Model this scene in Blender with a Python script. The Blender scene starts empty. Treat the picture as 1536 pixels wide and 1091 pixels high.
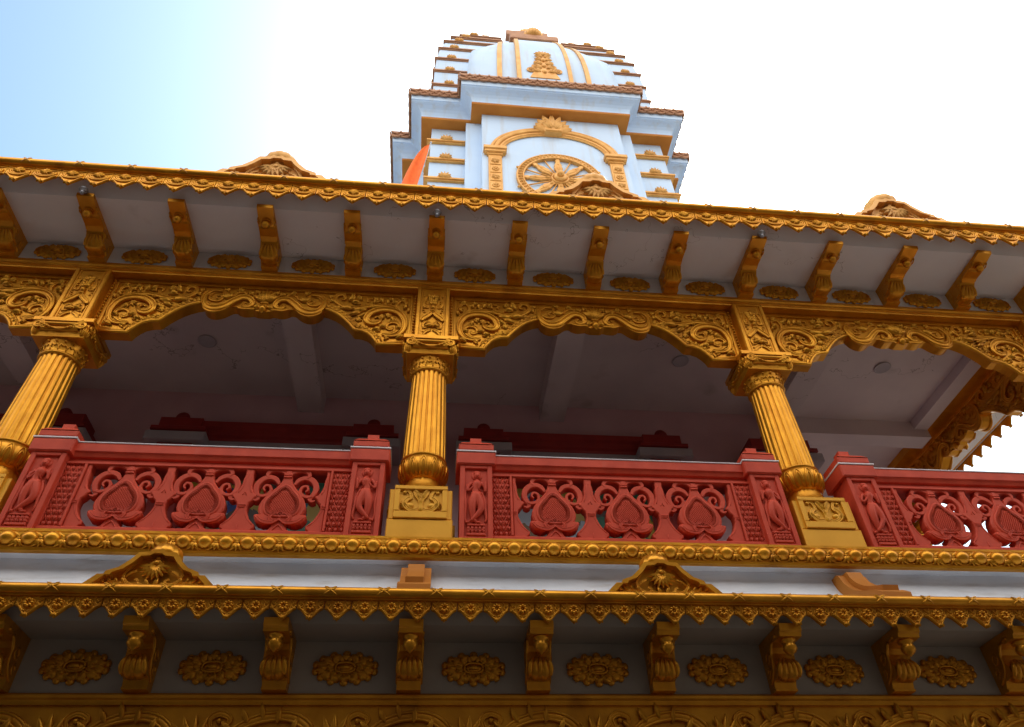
import bpy, bmesh, math, random
from mathutils import Matrix, Vector
random.seed(7)
PI = math.pi; sin = math.sin; cos = math.cos; rad = math.radians
scene = bpy.context.scene

# ------------------------------------------------------------------ camera
cd = bpy.data.cameras.new('camera'); cam = bpy.data.objects.new('camera', cd)
scene.collection.objects.link(cam)
RX = ((0.99452434, 0.0450114, 0.0943149), (-0.09973654, 0.67831448, 0.72797122), (-0.03120816, -0.73339174, 0.67908954))
cam.matrix_world = Matrix(((RX[0][0], -RX[0][1], -RX[0][2], 0), (RX[1][0], -RX[1][1], -RX[1][2], 0), (RX[2][0], -RX[2][1], -RX[2][2], 1.6), (0, 0, 0, 1)))
cd.sensor_width = 36; cd.lens = 1088 / 1536 * 36; cd.clip_start = .05; cd.clip_end = 5000
scene.camera = cam
# ------------------------------------------------------------------ sky, sun, exposure
SUN_EL, SUN_AZ = rad(57), rad(38)          # azimuth from +Y (behind the temple) towards +X
w = bpy.data.worlds.new('World'); scene.world = w; w.use_nodes = True
nt = w.node_tree; nt.nodes.clear()
sky = nt.nodes.new('ShaderNodeTexSky'); sky.sky_type = 'NISHITA'; sky.sun_disc = False
sky.sun_elevation = SUN_EL; sky.sun_rotation = SUN_AZ; sky.air_density = 1.0; sky.dust_density = 4.0; sky.ozone_density = 1.0
bg = nt.nodes.new('ShaderNodeBackground'); bg.inputs[1].default_value = .12
wo = nt.nodes.new('ShaderNodeOutputWorld')
def wnode(kind, **kw):
    n = nt.nodes.new(kind)
    for k, v in kw.items(): setattr(n, k, v)
    return n
SKY_TINT = (.88, 1.10, 1.16); FILL_CLOUD = (7.3, 7.0, 6.7)      # clear cyan sky behind the temple, unseen bright cloud added street-side to light the front
tint = wnode('ShaderNodeMixRGB', blend_type='MULTIPLY'); tint.inputs[0].default_value = 1; tint.inputs[2].default_value = (*SKY_TINT, 1)
nt.links.new(sky.outputs[0], tint.inputs[1])
wtc = wnode('ShaderNodeTexCoord'); sx_ = wnode('ShaderNodeSeparateXYZ'); nt.links.new(wtc.outputs['Generated'], sx_.inputs[0])
cn = wnode('ShaderNodeTexNoise'); cn.inputs['Scale'].default_value = 2.2; cn.inputs['Detail'].default_value = 5; nt.links.new(wtc.outputs['Generated'], cn.inputs['Vector'])
cr_ = wnode('ShaderNodeMapRange'); cr_.inputs['From Min'].default_value = .3; cr_.inputs['From Max'].default_value = .7; cr_.inputs['To Min'].default_value = .55; cr_.inputs['To Max'].default_value = 1.35
nt.links.new(cn.outputs['Fac'], cr_.inputs['Value'])
cm = wnode('ShaderNodeMixRGB', blend_type='MULTIPLY'); cm.inputs[0].default_value = 1; cm.inputs[1].default_value = (*FILL_CLOUD, 1); nt.links.new(cr_.outputs[0], cm.inputs[2])
el = wnode('ShaderNodeMapRange'); el.inputs['From Min'].default_value = 0; el.inputs['From Max'].default_value = .75; el.inputs['To Min'].default_value = .85; el.inputs['To Max'].default_value = 1.3
nt.links.new(sx_.outputs['Z'], el.inputs['Value'])
cm2 = wnode('ShaderNodeMixRGB', blend_type='MULTIPLY'); cm2.inputs[0].default_value = 1; nt.links.new(cm.outputs[0], cm2.inputs[1]); nt.links.new(el.outputs[0], cm2.inputs[2])
fr_ = wnode('ShaderNodeMapRange', interpolation_type='SMOOTHSTEP'); fr_.inputs['From Min'].default_value = .12; fr_.inputs['From Max'].default_value = -.30
nt.links.new(sx_.outputs['Y'], fr_.inputs['Value'])
wm = wnode('ShaderNodeMixRGB'); nt.links.new(fr_.outputs[0], wm.inputs[0]); nt.links.new(tint.outputs[0], wm.inputs[1]); nt.links.new(cm2.outputs[0], wm.inputs[2])
nt.links.new(wm.outputs[0], bg.inputs[0]); nt.links.new(bg.outputs[0], wo.inputs[0])
sl = bpy.data.lights.new('sun', 'SUN'); sl.energy = 3.5; sl.angle = rad(.5); sl.color = (1, .95, .87)
so = bpy.data.objects.new('sun', sl); scene.collection.objects.link(so)
sd = Vector((sin(SUN_AZ) * cos(SUN_EL), cos(SUN_AZ) * cos(SUN_EL), sin(SUN_EL)))
so.rotation_euler = sd.to_track_quat('Z', 'Y').to_euler(); so.location = (10, 60, 80)
vs = scene.view_settings
scene.display_settings.display_device = 'sRGB'; vs.view_transform = 'Standard'; vs.look = 'None'; vs.gamma = 1; vs.exposure = 1.17
scene.cycles.max_bounces = 8; scene.cycles.diffuse_bounces = 5

# ------------------------------------------------------------------ materials
def mat(name, c1, c2, rough=.5, metal=0., scale=6., bump=.15, bscale=60., stain=None, spec=.5):
    m = bpy.data.materials.new(name); m.use_nodes = True; t = m.node_tree; b = t.nodes['Principled BSDF']
    tc = t.nodes.new('ShaderNodeTexCoord')
    n = t.nodes.new('ShaderNodeTexNoise'); n.inputs['Scale'].default_value = scale; n.inputs['Detail'].default_value = 6
    t.links.new(tc.outputs['Object'], n.inputs['Vector'])
    r = t.nodes.new('ShaderNodeValToRGB'); r.color_ramp.elements[0].position = .35; r.color_ramp.elements[1].position = .65
    r.color_ramp.elements[0].color = (*c1, 1); r.color_ramp.elements[1].color = (*c2, 1)
    t.links.new(n.outputs['Fac'], r.inputs[0])
    col = r.outputs[0]
    if stain:
        mp = t.nodes.new('ShaderNodeMapping'); mp.inputs['Scale'].default_value = stain[1]
        t.links.new(tc.outputs['Object'], mp.inputs[0])
        n3 = t.nodes.new('ShaderNodeTexNoise'); n3.inputs['Scale'].default_value = stain[2]; n3.inputs['Detail'].default_value = 8
        t.links.new(mp.outputs[0], n3.inputs['Vector'])
        r3 = t.nodes.new('ShaderNodeValToRGB'); r3.color_ramp.elements[0].position = stain[3]; r3.color_ramp.elements[1].position = stain[3] + stain[4]
        t.links.new(n3.outputs['Fac'], r3.inputs[0])
        mx = t.nodes.new('ShaderNodeMixRGB'); mx.inputs[2].default_value = (*stain[0], 1)
        t.links.new(r3.outputs[0], mx.inputs[0]); t.links.new(col, mx.inputs[1]); col = mx.outputs[0]
    t.links.new(col, b.inputs['Base Color'])
    b.inputs['Metallic'].default_value = metal; b.inputs['Specular IOR Level'].default_value = spec
    rr = t.nodes.new('ShaderNodeMapRange'); rr.inputs['To Min'].default_value = rough - .08; rr.inputs['To Max'].default_value = rough + .1
    n4 = t.nodes.new('ShaderNodeTexNoise'); n4.inputs['Scale'].default_value = scale * 2.3; n4.inputs['Detail'].default_value = 4
    t.links.new(tc.outputs['Object'], n4.inputs['Vector']); t.links.new(n4.outputs['Fac'], rr.inputs['Value']); t.links.new(rr.outputs[0], b.inputs['Roughness'])
    if bump:
        n2 = t.nodes.new('ShaderNodeTexNoise'); n2.inputs['Scale'].default_value = bscale; n2.inputs['Detail'].default_value = 4
        t.links.new(tc.outputs['Object'], n2.inputs['Vector'])
        bp = t.nodes.new('ShaderNodeBump'); bp.inputs['Strength'].default_value = bump; bp.inputs['Distance'].default_value = .01
        t.links.new(n2.outputs['Fac'], bp.inputs['Height']); t.links.new(bp.outputs[0], b.inputs['Normal'])
    return m
GOLD = mat('gold_paint', (.60, .245, .011), (.76, .345, .020), .33, .66, 5, .15, 45, ((.32, .11, .008), (1, 1, .35), 3.2, .60, .25))
GOLDM = mat('matt_gold_paint', (.70, .335, .014), (.78, .385, .022), .45, .3, 3, .1, 25)
CGOLD = mat('flare_toned_gold_paint', (.38, .18, .09), (.48, .24, .12), .6, .1, 3, .1, 15)  # gold trim with the flare's pinkish brown cast mixed into the colour
TGOLD = mat('weathered_gold_paint', (.60, .29, .06), (.74, .40, .11), .5, .3, 3, .1, 15)
ORANGE = mat('orange_ochre_paint', (.44, .155, .020), (.52, .20, .03), .6, .1, 1.5, .08, 10, None, .25)
RED = mat('red_oxide_paint', (.52, .056, .026), (.64, .080, .038), .55, 0, 5, .12, 50, ((.50, .13, .09), (1, 1, .6), 4., .62, .25), .25)
MAROON = mat('dark_maroon_paint', (.26, .014, .012), (.32, .020, .016), .5, 0, 5, .1, 30)
WHITE = mat('white_plaster', (.66, .70, .75), (.76, .79, .83), .7, 0, 1.6, .1, 40, ((.42, .43, .44), (3, 3, .35), 2.2, .56, .25))
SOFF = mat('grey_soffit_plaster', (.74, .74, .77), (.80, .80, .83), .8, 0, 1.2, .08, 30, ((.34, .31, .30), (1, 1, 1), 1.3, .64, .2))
LSOFF = mat('shaded_soffit_plaster', (.31, .29, .26), (.39, .36, .32), .8, 0, 1.2, .08, 30, ((.22, .19, .17), (1, 1, 1), 1.3, .60, .2))  # lower eave plaster, its shade darkened into the base colour
COVE = mat('white_cove_plaster', (.62, .66, .72), (.74, .77, .82), .55, 0, 2., .1, 40, ((.46, .44, .43), (1.2, 2, 6), 2., .54, .26))
TWHITE = mat('blue_white_plaster', (.50, .66, .86), (.56, .71, .89), .7, 0, .9, .06, 14, ((.50, .55, .60), (2.5, 2.5, .22), 1.6, .52, .28))
CEIL = mat('stained_plaster', (.58, .52, .55), (.66, .60, .62), .8, 0, 1.3, .1, 30, ((.36, .32, .32), (1, 1, 1), 1.7, .63, .2))
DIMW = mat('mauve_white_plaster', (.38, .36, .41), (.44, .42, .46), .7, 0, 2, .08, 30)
PINK = mat('dusty_pink_plaster', (.58, .38, .43), (.64, .44, .48), .8, 0, 2, .1, 30)
STRIP = mat('pale_highlight_strip', (.7, .7, .74), (.82, .82, .86), .35, 0, 20, .05, 80)  # sky highlight along rail and cap tops, put in as a pale colour
CLOTH = mat('orange_cloth', (.80, .13, .01), (.86, .17, .015), .8, 0, 8, .1, 60)
STEEL = mat('grey_metal', (.30, .31, .34), (.42, .43, .46), .4, .6, 10, .05, 60)
GLASSY = mat('milky_glass', (.50, .48, .50), (.56, .54, .56), .2, 0, 10, 0)
ROAD = mat('dusty_asphalt', (.052, .041, .032), (.080, .064, .050), .9, 0, .4, .3, 30, ((.10, .075, .055), (1, 1, 1), .25, .5, .2))

FLOOR = mat('dark_red_floor', (.10, .05, .045), (.14, .075, .065), .4, 0, 2, .1, 20)
BROWN = mat('brown_render', (.035, .024, .017), (.05, .034, .024), .8, 0, 2, .2, 20)

def cracks(m, scale, wid, col):
    t = m.node_tree; b = t.nodes['Principled BSDF']; lk = b.inputs['Base Color'].links[0]; src = lk.from_socket
    tc = t.nodes.new('ShaderNodeTexCoord'); n = t.nodes.new('ShaderNodeTexNoise'); n.inputs['Scale'].default_value = scale; n.inputs['Detail'].default_value = 5; n.inputs['Roughness'].default_value = .6
    t.links.new(tc.outputs['Object'], n.inputs['Vector'])
    g = t.nodes.new('ShaderNodeTexNoise'); g.inputs['Scale'].default_value = scale * .7; mp = t.nodes.new('ShaderNodeMapping'); mp.inputs['Location'].default_value = (7, 3, 1)
    t.links.new(tc.outputs['Object'], mp.inputs[0]); t.links.new(mp.outputs[0], g.inputs['Vector'])
    s1 = t.nodes.new('ShaderNodeMath'); s1.operation = 'SUBTRACT'; s1.inputs[1].default_value = .5; t.links.new(n.outputs['Fac'], s1.inputs[0])
    s2 = t.nodes.new('ShaderNodeMath'); s2.operation = 'ABSOLUTE'; t.links.new(s1.outputs[0], s2.inputs[0])
    s3 = t.nodes.new('ShaderNodeMath'); s3.operation = 'LESS_THAN'; s3.inputs[1].default_value = wid; t.links.new(s2.outputs[0], s3.inputs[0])
    s4 = t.nodes.new('ShaderNodeMath'); s4.operation = 'GREATER_THAN'; s4.inputs[1].default_value = .54; t.links.new(g.outputs['Fac'], s4.inputs[0])
    s5 = t.nodes.new('ShaderNodeMath'); s5.operation = 'MULTIPLY'; t.links.new(s3.outputs[0], s5.inputs[0]); t.links.new(s4.outputs[0], s5.inputs[1])
    s6 = t.nodes.new('ShaderNodeMath'); s6.operation = 'MULTIPLY'; s6.inputs[1].default_value = .7; t.links.new(s5.outputs[0], s6.inputs[0])
    mx = t.nodes.new('ShaderNodeMixRGB'); mx.inputs[2].default_value = (*col, 1); t.links.new(s6.outputs[0], mx.inputs[0]); t.links.new(src, mx.inputs[1]); t.links.new(mx.outputs[0], b.inputs['Base Color'])
cracks(CEIL, .9, .003, (.26, .23, .23)); cracks(SOFF, .8, .0012, (.30, .28, .27))

def mural_mat():
    m = bpy.data.materials.new('painted_mural'); m.use_nodes = True; t = m.node_tree; b = t.nodes['Principled BSDF']
    tc = t.nodes.new('ShaderNodeTexCoord'); n = t.nodes.new('ShaderNodeTexNoise'); n.inputs['Scale'].default_value = 3.2; n.inputs['Detail'].default_value = 3; n.inputs['Distortion'].default_value = 1.2
    v = t.nodes.new('ShaderNodeTexVoronoi'); v.inputs['Scale'].default_value = 3.4
    mx = t.nodes.new('ShaderNodeMixRGB'); mx.inputs[0].default_value = .25
    t.links.new(tc.outputs['Object'], mx.inputs[1]); t.links.new(tc.outputs['Object'], n.inputs['Vector']); t.links.new(n.outputs['Color'], mx.inputs[2])
    t.links.new(mx.outputs[0], v.inputs['Vector'])
    s = t.nodes.new('ShaderNodeSeparateColor'); t.links.new(v.outputs['Color'], s.inputs[0])
    r = t.nodes.new('ShaderNodeValToRGB'); r.color_ramp.interpolation = 'CONSTANT'
    cols = [(.014, .05, .28), (.02, .17, .10), (.45, .31, .025), (.22, .12, .04), (.40, .46, .56), (.015, .13, .20), (.16, .016, .02), (.07, .04, .03)]
    e = r.color_ramp.elements
    e[0].position = 0; e[0].color = (*cols[0], 1); e[1].position = .125; e[1].color = (*cols[1], 1)
    for i in range(2, 8): q = e.new(i * .125); q.color = (*cols[i], 1)
    t.links.new(s.outputs[0], r.inputs[0]); t.links.new(r.outputs[0], b.inputs['Base Color']); b.inputs['Roughness'].default_value = .4
    return m
MURAL = mural_mat()

# ------------------------------------------------------------------ mesh building
# local axes of every piece: u = right, v = up, w = towards the street  ->  x = u, y = -w, z = v
class MB:
    def __init__(s): s.v = []; s.f = []; s.sm = []; s.o = (0, 0, 0); s.mu = 1
    def add(s, vs, fs, sm=False):
        n = len(s.v); ou, ov, ow = s.o
        s.v += [(ou + a * s.mu, ov + b, ow + c) for a, b, c in vs]
        s.f += [tuple(n + i for i in f) for f in fs]; s.sm += [sm] * len(fs)
    def box(s, u0, u1, v0, v1, w0, w1, b=0):
        if b == 0:
            s.add([(u, v, w_) for w_ in (w0, w1) for v in (v0, v1) for u in (u0, u1)], [(0, 1, 3, 2), (4, 5, 7, 6), (0, 1, 5, 4), (2, 3, 7, 6), (0, 2, 6, 4), (1, 3, 7, 5)])
        else: s.prism([(u0, v0), (u1, v0), (u1, v1), (u0, v1)], w0, w1, b)
    def prism(s, poly, w0, w1, b=0, back=False):
        n = len(poly)
        ar = sum(poly[i][0] * poly[(i + 1) % n][1] - poly[(i + 1) % n][0] * poly[i][1] for i in range(n))
        if ar < 0: poly = poly[::-1]
        rings = [(poly, w0), (poly, w1 - b)] if b else [(poly, w0), (poly, w1)]
        if b: rings.append((inset(poly, b), w1))
        vs = [(p[0], p[1], w_) for P, w_ in rings for p in P]; fs = []
        for k in range(len(rings) - 1):
            for i in range(n): j = (i + 1) % n; fs.append((k * n + i, k * n + j, (k + 1) * n + j, (k + 1) * n + i))
        fs.append(tuple(range((len(rings) - 1) * n, len(rings) * n))); fs.append(tuple(range(n - 1, -1, -1)))
        s.add(vs, fs)
    def extr(s, prof, u0, u1, sm=False):           # prof in (w, v)
        n = len(prof); vs = [(u, p[1], p[0]) for u in (u0, u1) for p in prof]
        fs = [(i, (i + 1) % n, n + (i + 1) % n, n + i) for i in range(n)] ; s.add(vs, fs, sm); s.add(vs, [tuple(range(n)), tuple(range(2 * n - 1, n - 1, -1))])
    def tube(s, pts, r, n=8, flat=1., cap=True):    # planar in u,v mostly
        m = len(pts); vs = []
        if not hasattr(r, '__len__'): r = [r] * m
        elif len(r) != m: r = [lerp_list(r, i / (m - 1)) for i in range(m)]
        for i, p in enumerate(pts):
            a = pts[max(i - 1, 0)]; b = pts[min(i + 1, m - 1)]
            T = Vector((b[0] - a[0], b[1] - a[1], b[2] - a[2]))
            if T.length < 1e-9: T = Vector((1, 0, 0))
            T.normalize(); W = Vector((0, 0, 1))
            if abs(T.z) > .9: W = Vector((0, 1, 0))
            N = T.cross(W).normalized(); B = N.cross(T).normalized()
            for k in range(n):
                q = 2 * PI * k / n; d = N * (cos(q) * r[i]) + B * (sin(q) * r[i] * flat)
                vs.append((p[0] + d.x, p[1] + d.y, p[2] + d.z))
        fs = [(i * n + k, i * n + (k + 1) % n, (i + 1) * n + (k + 1) % n, (i + 1) * n + k) for i in range(m - 1) for k in range(n)]
        if cap: fs += [tuple(range(n)), tuple(range((m - 1) * n, m * n))]
        s.add(vs, fs, True)
    def ell(s, c, r, rot=0, nu=10, nv=6):
        vs = [(0, 0, -1)]
        for j in range(1, nv):
            t = PI * j / nv
            for k in range(nu): q = 2 * PI * k / nu; vs.append((sin(t) * cos(q), sin(t) * sin(q), -cos(t)))
        vs.append((0, 0, 1)); fs = []
        for k in range(nu): fs.append((0, 1 + (k + 1) % nu, 1 + k))
        for j in range(nv - 2):
            for k in range(nu): a = 1 + j * nu; fs.append((a + k, a + (k + 1) % nu, a + nu + (k + 1) % nu, a + nu + k))
        L = len(vs) - 1; a = 1 + (nv - 2) * nu
        for k in range(nu): fs.append((a + k, a + (k + 1) % nu, L))
        cr_, sr = cos(rot), sin(rot); out = []
        for x, y, z in vs:
            x *= r[0]; y *= r[1]; z *= r[2]; out.append((c[0] + x * cr_ - y * sr, c[1] + x * sr + y * cr_, c[2] + z))
        s.add(out, fs, True)
    def lathe(s, prof, n=24, c=(0, 0), rf=None):    # prof (r, v), axis along v at (u, w) = c
        vs = []
        for r, v in prof:
            for k in range(n):
                q = 2 * PI * k / n; R = r * (rf(q, v) if rf else 1); vs.append((c[0] + R * cos(q), v, c[1] + R * sin(q)))
        m = len(prof); fs = [(i * n + k, i * n + (k + 1) % n, (i + 1) * n + (k + 1) % n, (i + 1) * n + k) for i in range(m - 1) for k in range(n)]
        s.add(vs, fs, True); s.add(vs, [tuple(range(n)), tuple(range((m - 1) * n, m * n))])
    def leaf(s, u, v, w_, ang, L, W, H, curl=0., bend=0.):
        N = 6; vs = []
        for i in range(N + 1):
            t = i / N; wd = W * .5 * max(.06, sin(PI * min(1, t ** .75 * .97 + .02))); h = 1.6 * H * (.35 + .65 * sin(PI * (t * .85 + .1)))
            cu = bend * L * t * t; up = curl * t * t
            for sx, hz in ((-1, 0), (-.55, .95), (0, .55), (.55, .95), (1, 0)):
                a = t * L; bb = sx * wd + cu
                vs.append((u + a * cos(ang) - bb * sin(ang), v + a * sin(ang) + bb * cos(ang), w_ + h * hz + up))
        fs = [(i * 5 + k, i * 5 + k + 1, (i + 1) * 5 + k + 1, (i + 1) * 5 + k) for i in range(N) for k in range(4)]
        s.add(vs, fs, True)
    def chan(s, pts, r, w_, n=6):                   # channelled scroll: flat body and two rims
        P = [(p[0], p[1]) for p in pts]; m = len(P)
        rr = [lerp_list(r, i / (m - 1)) for i in range(m)] if hasattr(r, '__len__') else [r] * m
        s.tube([(a, b, w_) for a, b in P], rr, n, .7)
        for sg in (-1, 1):
            q = []
            for i in range(m):
                a = P[max(i - 1, 0)]; b = P[min(i + 1, m - 1)]; dx, dy = b[0] - a[0], b[1] - a[1]; l = math.hypot(dx, dy) or 1
                q.append((P[i][0] - sg * dy / l * rr[i] * .72, P[i][1] + sg * dx / l * rr[i] * .72, w_ + rr[i] * .55))
            s.tube(q, [x * .32 for x in rr], 6, 1.)
def lerp_list(r, t):
    x = t * (len(r) - 1); i = min(int(x), len(r) - 2); f = x - i; return r[i] * (1 - f) + r[i + 1] * f
def interp(X, Y, x):
    for i in range(len(X) - 1):
        if x <= X[i + 1]: f_ = (x - X[i]) / (X[i + 1] - X[i]); return Y[i] * (1 - f_) + Y[i + 1] * f_
    return Y[-1]
def inset(poly, b):
    n = len(poly); out = []
    for i in range(n):
        p0, p1, p2 = poly[i - 1], poly[i], poly[(i + 1) % n]
        def nr(a, c):
            dx, dy = c[0] - a[0], c[1] - a[1]; l = math.hypot(dx, dy) or 1; return (-dy / l, dx / l)
        a = nr(p0, p1); c = nr(p1, p2); k = 1 + a[0] * c[0] + a[1] * c[1]; k = max(k, .5)
        out.append((p1[0] + b * (a[0] + c[0]) / k, p1[1] + b * (a[1] + c[1]) / k))
    return out
def cr(pts, n=5):
    out = []; P = [pts[0]] + list(pts) + [pts[-1]]
    for i in range(1, len(P) - 2):
        a, b, c, d = P[i - 1:i + 3]
        for k in range(n):
            t = k / n; out.append(tuple(.5 * (2 * b[j] + (c[j] - a[j]) * t + (2 * a[j] - 5 * b[j] + 4 * c[j] - d[j]) * t * t + (3 * b[j] - a[j] - 3 * c[j] + d[j]) * t ** 3) for j in range(len(b))))
    out.append(tuple(pts[-1])); return out
def spiral(cx, cy, r0, r1, a0, a1, n=22):
    return [(cx + (r0 + (r1 - r0) * i / n) * cos(a0 + (a1 - a0) * i / n), cy + (r0 + (r1 - r0) * i / n) * sin(a0 + (a1 - a0) * i / n)) for i in range(n + 1)]

def build(name, mb, m, parent=None, world=False):
    me = bpy.data.meshes.new(name); me.from_pydata([(a, -c, b) for a, b, c in mb.v], [], mb.f)
    me.polygons.foreach_set('use_smooth', mb.sm)
    bm = bmesh.new(); bm.from_mesh(me); bmesh.ops.recalc_face_normals(bm, faces=bm.faces); bm.to_mesh(me); bm.free()
    me.materials.append(m); me.update()
    o = bpy.data.objects.new(name, me); scene.collection.objects.link(o)
    if parent:
        o.parent = parent
        if world: p = parent; o.location = -parent.location
    return o
def tag(o, label, cat, group=None, kind=None):
    if label: o['label'] = label
    if cat: o['category'] = cat
    if group: o['group'] = group
    if kind: o['kind'] = kind
    return o
def thing(name, label, cat, loc, group=None):
    o = bpy.data.objects.new(name, None); scene.collection.objects.link(o); o.location = loc; o.empty_display_size = .2
    return tag(o, label, cat, group)
def dup(root, loc, label, mirror=False):
    r = root.copy(); scene.collection.objects.link(r); r.location = loc; r['label'] = label
    if mirror: r.scale = (-1, 1, 1)
    for ch in list(root.children):
        c = ch.copy(); scene.collection.objects.link(c); c.parent = r
        for g in list(ch.children):
            d = g.copy(); scene.collection.objects.link(d); d.parent = c
    return r
def sub(o, par):                                     # child copy that shares its mesh
    c = o.copy(); scene.collection.objects.link(c); c.parent = par; return c

# ------------------------------------------------------------------ key measures (metres)
CX = [-3.975, -.145, 3.685, 7.515]; BAY = [-2.06, 1.77, 5.60]; PIT = 3.83
FL = 4.77; AX = 5.97
XL, XR = -9.6, 9.02

# ground
g = MB(); g.add([(-400, 0, -400), (400, 0, -400), (400, 0, 400), (-400, 0, 400)], [(0, 1, 2, 3)])
tag(build('ground', g, ROAD), None, None, kind='structure')

# unseen terrace behind the camera, added to block low sky from the temple front
OB = thing('sky_blocking_terrace', 'unseen brown terrace added across the street to block low sky light', 'building', (0, -9, 0))
b = MB(); b.box(-40, 40, -.2, 10.1, -8, 2.0); b.box(-40.2, 40.2, 10.1, 10.4, -8, 2.3)
build('wall', b, BROWN, OB)
for i in range(7):
    for j in range(2):
        b = MB(); b.box(-.7, .7, 0, 1.5, -.05, .03); b.box(-.8, .8, -.1, 0, -.05, .12); o_ = build('window', b, STEEL, OB); o_.location = (-12 + 4 * i, -2.0, 1.4 + 3.6 * j)

# ------------------------------------------------------------------ the temple body
T = thing('temple_building', 'two storey temple front with pale soffits, gold cornices and a shaded pillared veranda', 'temple', (0, AX, 0))
def tb(name, fn, m, par=T):
    mb = MB(); fn(mb); return build(name, mb, m, par, True)
# upper frieze wall above the arches (front, right side)
def f(b):
    b.box(XL, 7.79, 8.205, 8.62, -6.10, -5.72)
    b.box(7.43, 7.792, 8.2055, 8.62, -16, -6.104)
tb('upper_frieze_wall', f, WHITE)
def f(b):                                            # gold band below the frieze
    b.extr([(-5.70, 8.207), (-5.695, 8.165), (-5.715, 8.155), (-5.715, 8.125), (-5.735, 8.12), (-5.74, 8.10), (-6.08, 8.10), (-6.08, 8.207)], XL, 7.81)
    b.box(7.27, 7.812, 8.08, 8.2045, -16, -6.085)
tb('gold_band', f, GOLD)
def f(b):                                            # soffit slabs
    b.extr([(-5.715, 8.50), (-5.03, 8.50), (-4.876, 8.70), (-4.876, 8.715), (-5.715, 8.61)], XL, 8.965)
    b.box(7.80, 8.80, 8.5005, 8.60, -16, -5.72)
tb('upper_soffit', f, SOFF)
tb('side_eave_lip', lambda b: b.prism([(8.802, 8.499), (8.82, 8.499), (8.966, 8.60), (8.966, 8.715), (8.802, 8.601)], -16, -4.90), GOLD)
def f(b):                                            # curved roof above the upper eave
    b.extr([(-4.86, 8.716), (-4.86, 8.78), (-5.2, 8.84), (-5.45, 8.94), (-5.6, 9.1), (-5.66, 9.3), (-16, 9.3), (-16, 8.62), (-5.72, 8.62), (-5.72, 8.60)], XL, 7.9)
    b.extr([(-4.861, 8.60), (-4.861, 8.779), (-16, 8.90), (-16, 8.60)], 7.902, 8.985)
tb('upper_roof', f, WHITE)
def f(b):
    b.box(XL, 7.27, 8.20, 8.50, -16, -6.104)
tb('ceiling', f, CEIL)
for x in (-8.9, -5.25, -1.77, 1.56, 4.85): tb('ceiling_beam', lambda b: b.box(x - .17, x + .17, 7.93, 8.205, -7.955, -6.09, .02), CEIL)
tb('end_lintel', lambda b: b.box(5.02, 7.268, 7.92, 8.204, -8.25, -7.97), CEIL)
tb('side_beam', lambda b: b.box(7.05, 7.262, 8.06, 8.2035, -7.968, -6.106), CEIL)
def f(b):
    b.box(XL, 5.0, FL - .02, 8.206, -8.2, -7.95); b.box(4.8, 5.002, FL - .02, 8.2055, -16, -8.202)
tb('back_wall', f, PINK)
tb('slab_underside', lambda b: b.box(XL, 7.74, FL - .186, FL - .160, -5.95, -5.702), COVE)
tb('floor_slab', lambda b: b.box(XL, 7.74, FL - .158, FL - .005, -16, -5.69), FLOOR)
# egg-and-dart edge of the balcony floor
EW = MB(); p = .1723
EW.box(XL, 7.78, FL - .17, FL + .005, -5.692, -5.66)
EW.extr([(-5.655, FL + .012), (-5.655, FL - .012), (-5.665, FL - .02), (-5.70, FL - .02), (-5.70, FL + .012)], XL, 7.785)
EW.extr([(-5.648, FL - .165), (-5.655, FL - .185), (-5.70, FL - .19), (-5.70, FL - .155), (-5.655, FL - .155)], XL, 7.785)
k0 = int((-9.4 - .167) / p)
for k in range(k0, int((7.7 - .167) / p)):
    x = .167 + k * p
    EW.ell((x, FL - .082, -5.655), (.068, .062, .062), 0, 14, 9)
    EW.tube([(x + .078 * cos(a), FL - .082 + .073 * sin(a), -5.655) for a in [PI * (1.08 + .84 * i / 12) for i in range(13)]], .006, 6)
    c = x + p / 2
    EW.tube([(c - .018, FL - .086, -5.642), (c + .018, FL - .086, -5.642)], .008, 6)
    for a, L in ((-PI / 2, .075), (-PI / 2 - .62, .088), (-PI / 2 + .62, .088)): EW.leaf(c, FL - .088, -5.655, a, L, .034, .018)
    for a in (PI / 2 - .75, PI / 2 + .75): EW.leaf(c, FL - .082, -5.658, a, .082, .036, .014)
build('egg_and_dart_moulding', EW, GOLD, T, True)
# curved roof (cavetto) between floor edge and lower eave
def f(b):
    pr = cr([(-5.80, 4.595), (-5.77, 4.46), (-5.69, 4.33), (-5.53, 4.21), (-5.34, 4.125), (-5.15, 4.035)], 5)
    pr = pr + [(-5.15, 3.974), (-5.645, 3.90), (-5.645, 3.875), (-5.95, 3.875), (-5.95, 4.595)]
    n = len(pr); vs = [(u, q[1], q[0]) for u in (XL, 7.7) for q in pr]
    b.add(vs, [(i, i + 1, n + i + 1, n + i) for i in range(25)], True); b.add(vs, [(i, (i + 1) % n, n + (i + 1) % n, n + i) for i in range(25, n)])
tb('lower_eave_roof', f, COVE)
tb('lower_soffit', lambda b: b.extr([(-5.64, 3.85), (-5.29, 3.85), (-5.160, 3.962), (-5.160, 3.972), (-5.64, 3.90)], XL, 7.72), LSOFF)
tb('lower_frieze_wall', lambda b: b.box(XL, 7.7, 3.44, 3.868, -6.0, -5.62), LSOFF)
def f(b):
    b.extr([(-5.595, 3.462), (-5.582, 3.447), (-5.582, 3.427), (-5.597, 3.415), (-5.597, 3.405), (-5.60, 3.385), (-5.9, 3.385), (-5.9, 3.462)], XL, 7.72)
tb('lower_gold_moulding', f, GOLD)
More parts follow.
